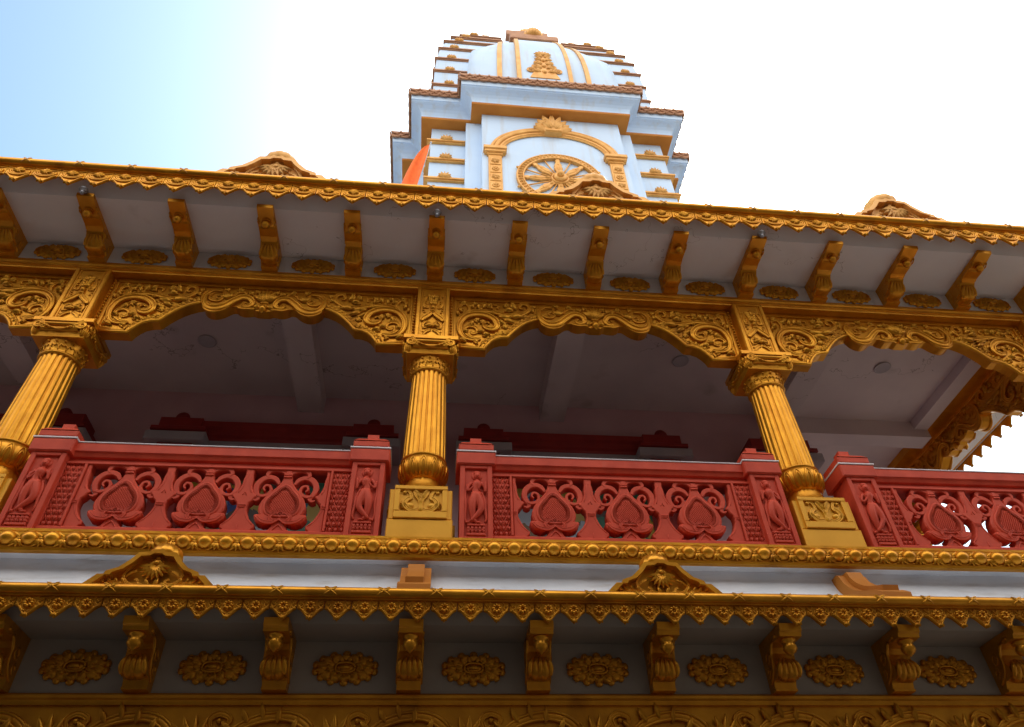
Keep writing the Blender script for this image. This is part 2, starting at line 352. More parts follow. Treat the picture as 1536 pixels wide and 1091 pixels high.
# carved scroll frieze at the bottom of the picture
SF = MB(); SF.box(XL, 7.7, 2.75, 3.386, -5.95, -5.63)
SF.extr([(-5.60, 2.80), (-5.60, 2.75), (-5.66, 2.74), (-5.66, 2.80)], XL, 7.7)
for k in range(-4, 7):
    x = -.145 + .957 * k; s_ = 1
    SF.o = (x, 0, 0)
    SF.chan(cr([(-.42, 2.95), (-.30, 3.15), (-.12, 3.28), (.12, 3.31), (.28, 3.22), (.31, 3.06), (.2, 2.95), (.06, 2.98), (.02, 3.1), (.1, 3.17), (.17, 3.11), (.14, 3.06)], 5), [.02, .035, .04, .03, .02, .012], -5.625)
    SF.chan(cr([(-.32, 3.12), (-.42, 3.27), (-.36, 3.33), (-.28, 3.30), (-.30, 3.25)], 5), [.02, .025, .015], -5.625)
    for a in range(5): SF.leaf(.44, 3.12, -5.62, PI / 2 - .9 + a * .42, .2, .06, .03, .02)
    for i in range(5): SF.leaf(-.25 + i * .1, 3.2 + .09 * sin(i * .8), -5.612, 2.4 - i * .3, .12, .045, .025)
    for i in range(4): SF.leaf(.28 - i * .02, 3.2 - i * .06, -5.62, -.2 - i * .5, .11, .045, .022)
    SF.ell((.12, 3.12, -5.615), (.03, .03, .02)); SF.ell((-.35, 3.28, -5.615), (.022, .022, .018))
SF.o = (0, 0, 0)
build('carved_scroll_frieze', SF, GOLD, T, True)
tb('ground_storey_wall', lambda b: b.box(XL, 7.68, -.2, 2.76, -7.2, -5.85), WHITE)
tb('rear_wall', lambda b: b.box(XL, 7.5, -.2, FL - .18, -16, -7.3), WHITE)

# eave rolls and hanging fringe
def eave(x0, x1, Yf, zr0, zr1, zv, zt, p, ph, zc, style, rot=None):
    rz = (zr0 + zr1) / 2; R = (zr1 - zr0) / 2
    ro = MB(); pr = [(-Yf + R * .5 + R * cos(a) * 1.05, rz + R * sin(a)) for a in [2 * PI * i / 16 for i in range(16)]]
    n = 16; vs = [(u, q[1], q[0]) for u in (x0, x1) for q in pr]
    ro.add(vs, [(i, (i + 1) % n, n + (i + 1) % n, n + i) for i in range(n)], True); ro.add(vs, [tuple(range(n)), tuple(range(n, 2 * n))])
    # seams of the cast lengths of moulding
    for k in range(int((x1 - x0) / 1.9)): x = x0 + .7 + k * 1.9; ro.tube([(x, rz, -Yf + R * .5), (x + .008, rz, -Yf + R * .5)], R * 1.07, 16)
    fr = MB(); W0, W1 = -Yf - .02, -Yf
    fr.extr([(W1 + .018, zr0 + .004), (W1 + .018, zr0 - .010), (W1, zr0 - .016), (W0, zr0 - .016), (W0, zr0 + .004)], x0, x1)
    k = math.ceil((x0 - ph) / p)
    while ph + (k + .5) * p < x1:
        x = ph + k * p; h = p / 2; k += 1
        if x - h < x0: continue
        out = [(-h + .0004, zr0 - .012), (-h + .0004, zv)]
        m1 = cr([(-h + .0004, zv), (-h * .72, zv - (zv - zt) * .14), (-h * .36, zv - (zv - zt) * .58), (0, zt)], 3)[1:]
        out = out + m1 + [(-a, b) for a, b in m1[::-1][1:]] + [(h - .0004, zr0 - .012)]
        fr.o = (x, 0, 0); fr.prism(out, W0, W1, .004)
        H = zr0 - zt
        edge = [(a * .94, b + .008, W1 + .002) for a, b in m1]
        for sg in (-1, 1): fr.tube([(sg * a, b, c) for a, b, c in edge], .0055 * p / .19, 5)
        if style == 'shell':                         # nested crescents round a flower
            for q, rr in ((1.0, .40), (.74, .31)):
                fr.tube([(p * rr * cos(a), zc + p * rr * .66 * sin(a), W1 + .006) for a in [PI * (.96 + 1.08 * i / 14) for i in range(15)]], p * .038, 6)
            for sg in (-1, 1): fr.tube([(sg * p * t, zr0 - .02 - .012 * i, W1 + .004) for i, t in enumerate((.48, .4, .3, .16))], .006, 5)
            for i in range(7): fr.leaf(0, zc + .004, W1 + .002, -.25 + PI * i / 6 * 1.16, p * .22, p * .11, p * .06, .006)
            for i in range(5): fr.leaf(0, zc + .004, W1 + .004, PI + .35 + (PI - .7) * i / 4, p * .17, p * .10, p * .06)
            fr.ell((0, zc + .004, W1 + .016), (p * .045, p * .045, p * .04), 0, 8, 6)
        else:
            for i in range(8): a = 2 * PI * i / 8; fr.ell((p * .125 * cos(a), zc + p * .125 * sin(a), W1 + .004), (p * .085, p * .065, p * .13), a, 8, 6)
            fr.tube([(p * .19 * cos(a), zc + p * .19 * sin(a), W1 + .002) for a in [2 * PI * i / 16 for i in range(17)]], p * .03, 5)
            fr.ell((0, zc, W1 + .006), (p * .04, p * .04, p * .06), 0, 8, 6)
            for sg in (-1, 1):
                fr.tube([(sg * a * p, zc + b * p, W1 + .003) for a, b in cr([(.47, .22), (.36, .1), (.22, .27), (.08, .32)], 3)], [p * .026, p * .036, p * .02], 5)
                fr.tube([(sg * a * p, zc + b * p, W1 + .003) for a, b in cr([(.45, .05), (.36, -.05), (.28, .06), (.34, .12), (.37, .06)], 3)], p * .028, 5)
                fr.tube([(sg * a * p, zc + b * p, W1 + .003) for a, b in cr([(.27, -.1), (.17, -.25), (.05, -.28)], 3)], p * .032, 5)
        for a in (-PI / 2, -PI / 2 - .75, -PI / 2 + .75): fr.leaf(0, zt + H * .16, W1 + .002, a, H * .19, H * .11, .016)
        fr.ell((0, zt + H * .18, W1 + .008), (H * .035,) * 3, 0, 8, 5)
    fr.o = (0, 0, 0)
    return ro, fr
UP = dict(Yf=4.83, zr0=8.71, zr1=8.80, zv=8.565, zt=8.437, p=.2736, zc=8.615, style='shell')
LO = dict(Yf=5.13, zr0=3.968, zr1=4.045, zv=3.892, zt=3.806, p=.1915, zc=3.905, style='flower')
ro, fr = eave(-9.4, XR, UP['Yf'], UP['zr0'], UP['zr1'], UP['zv'], UP['zt'], UP['p'], 3.285, UP['zc'], 'shell')
UROLL = build('upper_eave_roll', ro, GOLD, T, True); build('upper_hanging_fringe', fr, GOLD, T, True)
ro, fr = eave(-9.4, 7.7, LO['Yf'], LO['zr0'], LO['zr1'], LO['zv'], LO['zt'], LO['p'], .472, LO['zc'], 'flower')
LROLL = build('lower_eave_roll', ro, GOLD, T, True); build('lower_hanging_fringe', fr, GOLD, T, True)
# side eave (runs back along the right flank): built along u, then turned a quarter
ro, fr = eave(4.835, 15, -XR, UP['zr0'], UP['zr1'], UP['zv'], UP['zt'], UP['p'], 5.0, UP['zc'], 'shell')
for nm, mb in (('side_eave_roll', ro), ('side_hanging_fringe', fr)):
    mb.v = [(c_, b_, -a_) for a_, b_, c_ in mb.v]; build(nm, mb, GOLD, T, True)
# ribbon ties on the rolls
def ribbon(R):
    b = MB()
    for sg in (-1, 1):
        b.tube([(sg * .048, .66 * R, R * .80), (sg * .025, .32 * R, R * 1.0), (0, 0, R * 1.08), (-sg * .025, -.4 * R, R * 1.0), (-sg * .05, -.8 * R, R * .72)], [.003, .006, .007, .006, .003], 6)
        b.leaf(sg * .006, .35 * R, R * .95, PI / 2 - sg * 1.15, .042, .018, .005)
    b.ell((0, .1 * R, R * 1.06), (.011, .009, .008), 0, 8, 5)
    return b
def ties(roll, Y, z, R, xs, m):
    o = build('ribbon_tie', ribbon(R), m, roll)
    for i, x in enumerate(xs):
        q = o if i == 0 else sub(o, roll); q.location = (x, Y - R * .5, z)
ties(UROLL, 4.83, 8.755, .045, [3.60 + .5472 * k for k in range(-23, 9)], TGOLD)
ties(LROLL, 5.13, 4.0065, .0385, [-.355 + .383 * k for k in range(-23, 20)], GOLD)

# gold straps on the lower roof
st = thing('roof_strap', 'gold stepped strap on the white lower roof below the middle column', 'roof strap', (CX[1], 5.6, 4.05), 'gold straps on the lower roof')
def strap(half, t, wend):
    pr = cr([(-5.69, 4.46), (-5.645, 4.37), (-5.55, 4.275), (-5.42, 4.20), (-5.27, 4.14)], 5)
    b = MB(); top = [(q[0] + t, q[1] + t * .6) for q in pr] + [(wend, 4.09 + t * .5), (wend, 4.03)]
    poly = top + [(-5.80, 4.03), (-5.80, 4.51), (-5.71 + t * .5, 4.51)]
    b.extr([(q[0] + 5.6, q[1] - 4.05) for q in poly], -half, half); return b
build('strap_base', strap(.125, .035, -5.155), ORANGE, st); build('strap_rib', strap(.068, .075, -5.21), ORANGE, st)
dup(st, (CX[2], 5.6, 4.05), 'gold stepped strap on the white lower roof below the right column')
dup(st, (CX[0], 5.6, 4.05), 'gold stepped strap on the white lower roof below the left column')

# ------------------------------------------------------------------ pediment ornaments on the eaves
def pediment(W, H, mname, label, loc, grp):
    t = thing('pediment_ornament', label, 'pediment ornament', loc, grp)
    hf = [(1, 0), (.97, .10), (.80, .35), (.71, .355), (.69, .43), (.52, .53), (.385, .72), (.285, .915), (.13, .935), (.07, 1.0)]
    hp = cr([(a * W, b * H) for a, b in hf[:1]] + [(a * W, b * H) for a, b in hf[1:]], 1)
    out = [(a, b) for a, b in hp] + [(-a, b) for a, b in hp[::-1]]
    b = MB(); b.prism(out, -.07, -.03); f_ = b
    # raised frame band following the outline
    inn = [(a * .86, b_ * .86 + H * .035) for a, b_ in out]
    n = len(out)
    for i in range(n - 1):
        q = [out[i], out[i + 1], inn[i + 1], inn[i]]
        ar = abs(sum(q[k][0] * q[(k + 1) % 4][1] - q[(k + 1) % 4][0] * q[k][1] for k in range(4)))
        vs = [(x, y, -.03) for x, y in q] + [(x, y, .04 * W / .43) for x, y in q]
        f_.add(vs, [(4, 5, 6, 7), (0, 1, 5, 4), (1, 2, 6, 5), (2, 3, 7, 6), (3, 0, 4, 7)])
    f_.box(-W * .86, W * .86, 0, H * .035 + .004, -.03, .038 * W / .43)
    build('frame', b, mname, t)
    r = MB(); zc = H * .58; r.o = (0, 0, -.008)
    for i in range(9): r.leaf(0, zc + H * .04, .004, PI + .12 + (PI - .24) * i / 8, H * .36, H * .12, H * .075, .012)
    for i in range(7): r.leaf(0, zc + H * .06, .004, .35 + (PI - .7) * i / 6, H * .19, H * .075, H * .05)
    r.ell((0, zc + H * .12, .02), (H * .07, H * .06, H * .05)); r.ell((0, zc + H * .24, .015), (H * .055, H * .045, H * .04))
    for sg in (-1, 1):
        P = lambda L: [(sg * a * W, b_ * H) for a, b_ in L]
        r.chan(cr(P([(.30, .72), (.38, .56), (.44, .38), (.36, .2), (.24, .16), (.20, .25), (.26, .30)]), 4), [H * .02, H * .035, H * .025], .006)
        r.chan(cr(P([(.25, .50), (.34, .44), (.40, .34)]), 4), [H * .02, H * .03, H * .02], .01)
        r.chan(cr(P([(.30, .10), (.45, .20), (.6, .22), (.74, .12), (.78, .14)]), 4), [H * .015, H * .032, H * .02], .006)
        for i in range(4): r.leaf(sg * W * (.42 + .09 * i), H * (.19 + .01 * i), .006, PI / 2 - sg * (.2 + .25 * i), H * .17, H * .07, H * .04)
        r.leaf(sg * W * .04, H * .1, .004, PI / 2 - sg * .35, H * .26, H * .1, H * .05)
        r.leaf(sg * W * .10, H * .1, .004, PI / 2 - sg * .95, H * .22, H * .09, H * .05)
    build('shell_relief', r, mname, t)
    q = MB(); R = H * .40
    q.lathe([(R * .55, H * .86), (R * .86, H * .93), (R, H * 1.06), (R * .98, H * 1.14), (R * .8, H * 1.27), (R * .5, H * 1.35), (R * .22, H * 1.385), (R * .1, H * 1.40), (R * .085, H * 1.47), (.002, H * 1.53)], 48, (0, -.13), lambda a, v: 1 - .05 * abs(sin(a * 6)) ** 4)
    build('pumpkin_finial', q, mname, t)
    return t
g_ = 'carved gold pediment ornaments on the lower eave'
pl_ = pediment(.475, .315, GOLD, 'carved gold pediment ornament on the lower eave, left of the middle column', (BAY[0], 5.23, 4.05), g_)
dup(pl_, (BAY[1] + .03, 5.23, 4.05), 'carved gold pediment ornament on the lower eave, right of the middle column')
g_ = 'carved gold pediment ornaments on the upper eave'
pu_ = pediment(.70, .54, TGOLD, 'carved gold pediment ornament on the upper eave at left, against open sky beside the tower', (BAY[0], 4.93, 8.80), g_)
dup(pu_, (BAY[1], 4.93, 8.80), 'carved gold pediment ornament on the upper eave, in front of the wheel on the tower')
dup(pu_, (BAY[2], 4.93, 8.80), 'carved gold pediment ornament on the upper eave at right, against white sky')

# ------------------------------------------------------------------ eave brackets and flower medallions
def bracket(prof, W, label, loc, grp, upper):
    t = thing('scroll_bracket', label, 'bracket', loc, grp)
    b = MB(); b.extr(prof, -W / 2, W / 2)
    # side rims and scrolls
    for sg in (-1, 1):
        u = sg * W / 2
        def side(pts, r): b.tube([(u, v, w_) for w_, v in cr(pts, 4)], r, 6)
        if upper:
            side([(.06, .05), (.12, .09), (.20, .10), (.255, .15), (.30, .20), (.40, .225), (.52, .22)], .012)
            side([(.22, .18), (.26, .21), (.23, .235), (.195, .21), (.21, .185)], .009); side([(.05, .12), (.09, .17), (.07, .22), (.04, .18)], .009)
            side([(.50, .23), (.56, .205), (.60, .235), (.56, .26), (.54, .235)], .009)
        else:
            side([(.05, .06), (.13, .11), (.17, .17), (.18, .25), (.24, .32), (.33, .33)], .012)
            side([(.10, .20), (.14, .24), (.11, .28), (.07, .24), (.09, .2)], .009); side([(.05, .10), (.09, .14), (.07, .18), (.04, .14)], .008)
    build('bracket_body', b, GOLD, t)
    l = MB(); D = MB()
    def lw(pts, wid, th):                                       # leaf lying on the profile: path in (w, v)
        n = 5; vs = []; P = cr(pts, 3); m = len(P)
        for i, (w_, v) in enumerate(P):
            a = P[max(i - 1, 0)]; c = P[min(i + 1, m - 1)]; dx, dy = c[0] - a[0], c[1] - a[1]; L = math.hypot(dx, dy) or 1
            nx, ny = dy / L, -dx / L; tt = i / (m - 1); ww = wid * (.35 + .65 * sin(PI * (tt * .8 + .12))); h = th * (.3 + .7 * sin(PI * (tt * .9 + .05)))
            for sx, hh in ((-1, 0), (-.75, .7), (-.4, 1), (-.13, .55), (0, .9), (.13, .55), (.4, 1), (.75, .7), (1, 0)): vs.append((sx * ww, v + ny * h * hh, w_ + nx * h * hh))
        for sx in (-1, -.5, 0, .5, 1):
            R5 = [(sx * wid * (.5 + .4 * sin(PI * i / (m - 1))), P[i][1], P[i][0] + th * .55) for i in range(m)]; l.tube(R5, [.008, .019, .020, .012], 6)
        l.add(vs, [(i * 9 + k, i * 9 + k + 1, (i + 1) * 9 + k + 1, (i + 1) * 9 + k) for i in range(m - 1) for k in range(8)], True)
    if upper:
        lw([(.085, .048), (.14, .045), (.20, .055), (.245, .105), (.275, .158)], W * .54, .035)
        l.ell((0, .150, .270), (.032, .026, .03)); l.ell((-.055, .135, .255), (.024, .022, .026)); l.ell((.055, .135, .255), (.024, .022, .026))
        D.ell((0, .175, .555), (.046, .05, .046), 0, 14, 10); D.lathe([(.05, .215), (.055, .225), (.05, .235)], 16, (0, .555))
        build('acanthus_leaf', l, GOLD, t); build('pendant_ball', D, GOLD, t)
    else:
        lw([(.115, .075), (.165, .07), (.215, .10), (.225, .15), (.20, .19)], W * .50, .035)
        l.ell((0, .192, .205), (.03, .022, .022))
        D.lathe([(.004, .175), (.012, .185), (.038, .20), (.055, .225), (.052, .25), (.04, .27), (.058, .28), (.058, .295), (.05, .30)], 20, (0, .335))
        build('acanthus_leaf', l, GOLD, t); build('pendant_drop', D, GOLD, t)
    return t
PU = [(0, .0), (.085, 0), (.09, .045), (.13, .04), (.20, .05), (.245, .10), (.265, .155), (.30, .19), (.37, .205), (.48, .20), (.50, .215), (.60, .235), (.64, .24), (.735, .255), (.745, .296), (0, .296)]
PL = [(0, 0), (.10, .0), (.105, .015), (.09, .02), (.105, .06), (.12, .07), (.17, .07), (.21, .10), (.215, .15), (.19, .19), (.185, .25), (.20, .29), (.25, .312), (.28, .31), (.285, .30), (.40, .30), (.41, .325), (.43, .335), (.44, .385), (0, .385)]
NAMES = {-4: 'left', 0: 'middle', 4: 'right', 8: 'corner'}
ORD = ['', 'first', 'second', 'third']
def where(k, what, lvl):                             # k in bracket steps, halves for medallions
    above = 'above' if lvl == 'upper' else 'below'
    if k in NAMES and k != 8: return f'{what} directly {above} the {NAMES[k]} column'
    if k == 8: return f'{what}, cut by the right photo edge'
    if k == -5: return f'{what} at the far left, left of the left column'
    base = max(q for q in (-8, -4, 0, 4) if q < k); d = k - base
    if k < -4: return f'{what} left of the left column, at the photo edge'
    if d <= 2: return f'{what}, {ORD[math.ceil(d)]} to the right of the {NAMES[base]} column'
    if base == 4: return f'{what}, {"third" if d <= 3 else "fourth"} to the right of the right column'
    return f'{what}, {ORD[math.ceil(4 - d)]} to the left of the {NAMES[base + 4]} column'
ub = None
for k in range(-5, 9):
    lab = where(k, 'gold scroll bracket under the upper eave', 'upper'); loc = (-.145 + .957 * k, 5.72, 8.206)
    if ub is None: ub = bracket(PU, .178, lab, loc, 'gold scroll brackets under the upper eave', True)
    else: dup(ub, loc, lab)
lb = None
for k in range(-3, 6):
    lab = where(k, 'dark gold scroll bracket under the lower eave', 'lower'); loc = (-.145 + .957 * k, 5.62, 3.463)
    if lb is None: lb = bracket(PL, .175, lab, loc, 'gold scroll brackets under the lower eave', False)
    else: dup(lb, loc, lab)
def medallion(W, H, label, loc, grp):
    t = thing('flower_medallion', label, 'medallion', loc, grp); b = MB(); N = 14
    b.ell((0, 0, 0), (W * .33, H * .31, .018), 0, 32, 6)
    for i in range(N):
        a = 2 * PI * (i + .5) / N; cu, cv = W * .24 * cos(a), H * .24 * sin(a); L = math.hypot(W * .25 * cos(a), H * .27 * sin(a))
        ang = math.atan2(H * .27 * sin(a), W * .25 * cos(a))
        b.leaf(cu, cv, .004, ang, L, .095 * W / .5, .034, .006)
        b.ell((cu + L * .93 * cos(ang), cv + L * .93 * sin(ang), .016), (.026, .031, .020), ang, 10, 6)
    for i in range(N): a = 2 * PI * i / N; b.leaf(W * .17 * cos(a), H * .16 * sin(a), .014, math.atan2(H * sin(a), W * cos(a)), .075, .034, .026, .006)
    build('petals', b, GOLD, t)
    c = MB(); c.tube([(W * .15 * math.copysign(abs(cos(a)) ** .75, cos(a)), H * .17 * math.copysign(abs(sin(a)) ** .75, sin(a)), .034) for a in [2 * PI * i / 28 for i in range(29)]], .010, 6)
    c.ell((0, 0, .025), (W * .14, H * .15, .014), 0, 20, 6); c.tube([(-W * .075, 0, .04), (W * .075, 0, .04)], .017, 8)
    build('boss', c, GOLD, t); return t
um = None
for k in range(-5, 8):
    lab = where(k + .5, 'gold oval flower medallion, upper frieze', 'upper'); loc = (-.145 + .957 * (k + .5), 5.72, 8.345)
    if um is None: um = medallion(.49, .205, lab, loc, 'gold flower medallions on the upper frieze')
    else: dup(um, loc, lab)
lm = None
for k in range(-3, 5):
    lab = where(k + .5, 'gold oval flower medallion, lower frieze', 'lower'); loc = (-.145 + .957 * (k + .5), 5.62, 3.645)
    if lm is None: lm = medallion(.47, .215, lab, loc, 'gold flower medallions on the lower frieze')
    else: dup(lm, loc, lab)

# ------------------------------------------------------------------ columns
def vase_birds(r, W, H, cv, w0):                        # carved panel: two facing birds and a vase of leaves
    for sg in (-1, 1):
        P = lambda L: [(sg * a * W, cv + b_ * H) for a, b_ in L]
        r.chan(cr(P([(.12, -.38), (.3, -.42), (.55, -.36), (.72, -.15), (.6, .05), (.45, .12), (.52, .36), (.7, .42), (.74, .3)]), 4), [H * .07, H * .10, H * .06, H * .05], w0)
        r.ell((sg * W * .5, cv - H * .2, w0), (W * .2, H * .13, .018)); r.ell((sg * W * .76, cv + .36 * H, w0 + .004), (H * .07, H * .055, .012))
        for i in range(4): r.leaf(sg * W * .62, cv - H * .2, w0, (0 if sg > 0 else PI) + sg * (-.5 + .4 * i), W * .32, H * .09, .014)
        r.chan(cr(P([(.02, -.35), (.06, 0), (.22, .22), (.30, .40), (.2, .45)]), 4), [H * .05, H * .07, H * .04], w0)
        for i in range(3): r.leaf(sg * W * .06, cv + H * (.1 + .1 * i), w0, PI / 2 - sg * (.3 + .3 * i), H * .3, H * .11, .014)
    r.lathe([(.02, cv - H * .45), (.035, cv - H * .35), (.02, cv - H * .2), (.03, cv - H * .05)], 10, (0, w0 - .01))
def column(label, loc):
    t = thing('fluted_column', label, 'column', loc, 'gold fluted columns of the balcony')
    b = MB(); b.box(-.292, .292, 0, .21, -.30, .275, .010); b.box(-.285, .285, .21, .525, -.295, .262, .010)
    b.box(-.33, .33, 0, .50, -.62, -.32)
    pl = build('plinth', b, GOLDM, t)
    b = MB()
    b.box(-.24, .24, .215, .285, .262, .29, .006); b.box(-.24, .24, .51, .552, .20, .29, .006); b.box(-.24, -.19, .285, .51, .262, .2895, .006); b.box(.19, .24, .285, .51, .262, .2895, .006)
    vase_birds(b, .20, .245, .398, .266); build('carved_panel', b, GOLDM, pl)
    b = MB()                                            # left-hand cheek panel of the plinth
    vase_birds(b, .185, .215, .398, .0); b.v = [(-.287 - c_, b_, a_ - .02) for a_, b_, c_ in b.v]; build('cheek_panel', b, GOLD, pl)
    b = MB()
    b.lathe([(.245, .545), (.24, .575), (.215, .60), (.19, .64), (.17, .70), (.165, .735)], 48, (0, 0), lambda a, v: 1 + .03 * abs(cos(a * 12)))
    b.lathe([(.16, .72), (.185, .735), (.222, .785), (.236, .85), (.234, .91), (.218, .955), (.20, .965)], 112, (0, 0), lambda a, v: 1 - .045 * (1 - min(1, abs(sin(a * 7)) * 2.2)) * (1 if .74 < v < .94 else 0))
    for i in range(14):
        a = 2 * PI * (i + .5) / 14
        for k, sc in ((0, .1), (1, .062)):
            pts = []
            for j in range(13):
                q = PI * j / 12; v = .735 + (.195 if k == 0 else .145) * sin(q) ** .8 + (0 if k == 0 else .01); da = sc * 1.6 * cos(q)
                rr = interp([.72, .735, .785, .85, .91, .955], [.162, .187, .224, .238, .236, .221], v)
                pts.append((rr * cos(a + da), v, rr * sin(a + da)))
            b.tube(pts, .010, 6)
    b.lathe([(.215, .955), (.226, .965), (.228, .975), (.222, .985), (.21, .99)], 48)
    build('lotus_base', b, GOLD, t)
    b = MB(); NF = 20
    prof = [(.213 - .028 * (i / 8) ** 1.3, .98 + 1.12 * i / 8) for i in range(9)]
    b.lathe(prof, NF * 10, (0, 0), lambda a, v: 1 - .105 * (1 - min(1., abs(sin(a * NF / 2)) * 1.35) ** .55))
    build('fluted_shaft', b, GOLD, t)
    b = MB()
    b.lathe([(.185, 2.085), (.203, 2.09), (.208, 2.10), (.203, 2.112), (.192, 2.12), (.195, 2.14), (.205, 2.19), (.217, 2.24), (.222, 2.262), (.222, 2.272), (.236, 2.278), (.24, 2.29), (.234, 2.302), (.21, 2.31)], 48)
    for i in range(16):
        a = 2 * PI * i / 16; c_, s_ = cos(a), sin(a)
        pts = [((.196 + .028 * t_) * cos(a + da), 2.135 + .115 * t_, (.196 + .028 * t_) * sin(a + da)) for t_, da in ((.0, -.19), (.35, -.16), (.5, -.05), (.35, .03), (.6, .12), (.25, .19))]
        b.tube(cr(pts, 3), .0075, 5); b.ell((.222 * c_, 2.235, .222 * s_), (.014, .014, .014), 0, 8, 5)
    for i in range(48): a = 2 * PI * i / 48; b.ell((.238 * cos(a), 2.29, .238 * sin(a)), (.012, .012, .012), 0, 6, 4)
    build('necking', b, GOLD, t)
    b = MB()
    def ringbox(h0, v0, h1, v1, hw0=None): b.add([(sx * h, v, sz * h * .95) for h, v in ((h0, v0), (h1, v1)) for sx, sz in ((-1, -1), (1, -1), (1, 1), (-1, 1))], [(0, 1, 5, 4), (1, 2, 6, 5), (2, 3, 7, 6), (3, 0, 4, 7), (0, 1, 2, 3), (4, 5, 6, 7)])
    ringbox(.255, 2.265, .282, 2.385); ringbox(.262, 2.385, .268, 2.46)
    b.box(-.302, .302, 2.456, 2.512, -.285, .285, .005)
    for a in range(4):                                   # bolsters on the four sides
        seg = MB(); seg.extr([(.26, 2.385), (.29, 2.39), (.302, 2.405), (.30, 2.425), (.285, 2.438), (.26, 2.44)], -.2, .2)
        seg.extr([(.24, 2.325), (.275, 2.335), (.288, 2.355), (.28, 2.378), (.25, 2.385)], -.19, .19)
        seg.tube(cr([(-.2, 2.43, .295), (-.13, 2.375, .30), (0, 2.335, .285), (.13, 2.375, .30), (.2, 2.43, .295)], 4), .008, 6)
        for s2 in (-1, 1):
            seg.chan(spiral(s2 * .215, 2.395, .055, .012, PI / 2, PI / 2 + s2 * 3.4 * PI, 30), .013, .292)
            for i in range(5): seg.leaf(s2 * .19, 2.36, .285, PI / 2 + s2 * (.3 + .42 * i), .075, .03, .014)
            for i in range(4): seg.ell((s2 * (.18 - .03 * i), 2.39 - .014 * i, .30), (.014, .013, .012), 0, 8, 5)
        c_, s_ = cos(a * PI / 2), sin(a * PI / 2)
        b.add([(u * c_ - w_ * s_, v, u * s_ + w_ * c_) for u, v, w_ in seg.v], seg.f, True)
    for sx in (-1, 1):
        for sz in (-1, 1):
            b.ell((sx * .225, 2.355, sz * .22), (.058, .078, .058), 0, 14, 10)
            for i in range(6): q = -.9 + .36 * i; b.tube([(sx * (.225 + .061 * cos(q + .78) * sin(t_)), 2.355 + .081 * cos(t_), sz * (.22 + .061 * sin(q + .78) * sin(t_))) for t_ in [PI * (.15 + .7 * j / 8) for j in range(9)]], .007, 5)
    build('scroll_capital', b, GOLD, t)
    b = MB()
    b.box(-.235, .235, 2.512, 3.335, -.13, .12); b.box(-.187, .187, 2.5125, 3.355, .12, .235, .006)
    for sx in (-1, 1):
        b.box(sx * .165 - .022, sx * .165 + .022, 2.513, 3.352, .235, .252, .006); b.box(sx * .128 - .008, sx * .128 + .008, 2.513, 3.34, .235, .243, .003)
        for i in range(17): b.ell((sx * .212, 2.56 + i * .046, .125), (.017, .02, .018), 0, 8, 5)
    b.box(-.143, .143, 3.315, 3.351, .235, .2515, .005)
    pb = build('pilaster_block', b, GOLD, t)
    r = MB(); r.o = (0, 2.512, .235)
    for sg in (-1, 1):
        P = lambda L: [(sg * a, b_) for a, b_ in L]
        r.chan(cr(P([(.02, .70), (.07, .66), (.105, .58), (.10, .50), (.06, .48), (.055, .54)]), 4), [.01, .016, .01], .004)
        r.chan(cr(P([(.005, .40), (.05, .335), (.105, .28), (.115, .25)]), 3), [.026, .03, .022], .01)
        r.chan(cr(P([(.02, .22), (.06, .25), (.10, .21), (.09, .15), (.05, .16)]), 4), [.01, .016, .01], .004)
        r.chan(cr(P([(.01, .12), (.06, .09), (.10, .03)]), 3), [.012, .018, .012], .004)
        for i in range(8): r.ell((sg * (.095 + .012 * sin(i)), .40 + i * .038, .004), (.014, .013, .012), 0, 8, 5)
        for i in range(4): r.leaf(sg * .01, .52 + .04 * i, .004, PI / 2 - sg * (.5 + .15 * i), .085, .032, .018)
        for i in range(3): r.leaf(sg * .02, .17, .006, PI / 2 - sg * (.2 + .55 * i), .07, .032, .018); r.ell((sg * .1, .04 + .05 * i, .004), (.012, .012, .01), 0, 8, 5)
    r.ell((0, .48, .01), (.03, .04, .03)); r.ell((0, .545, .01), (.024, .028, .026)); r.ell((0, .60, .008), (.02, .04, .016)); r.leaf(0, .63, .004, PI / 2, .1, .05, .02)
    r.ell((0, .18, .012), (.026, .026, .024)); r.ell((0, .43, .008), (.035, .02, .02))
    build('figure_relief', r, GOLD, pb)
    return t
c0 = column('gold fluted column in the middle of the balcony, seen almost straight on', (CX[1], AX, FL))
dup(c0, (CX[0], AX, FL), 'gold fluted column at the left edge, leaning in perspective')
dup(c0, (CX[2], AX, FL), 'gold fluted column right of the centre, before the bay open to white sky')
dup(c0, (CX[3], AX, FL), 'gold fluted column at the right corner, outside the photo edge')

dup(c0, (CX[3], AX + PIT, FL), 'gold fluted column on the right flank, glimpsed through the right balustrade')
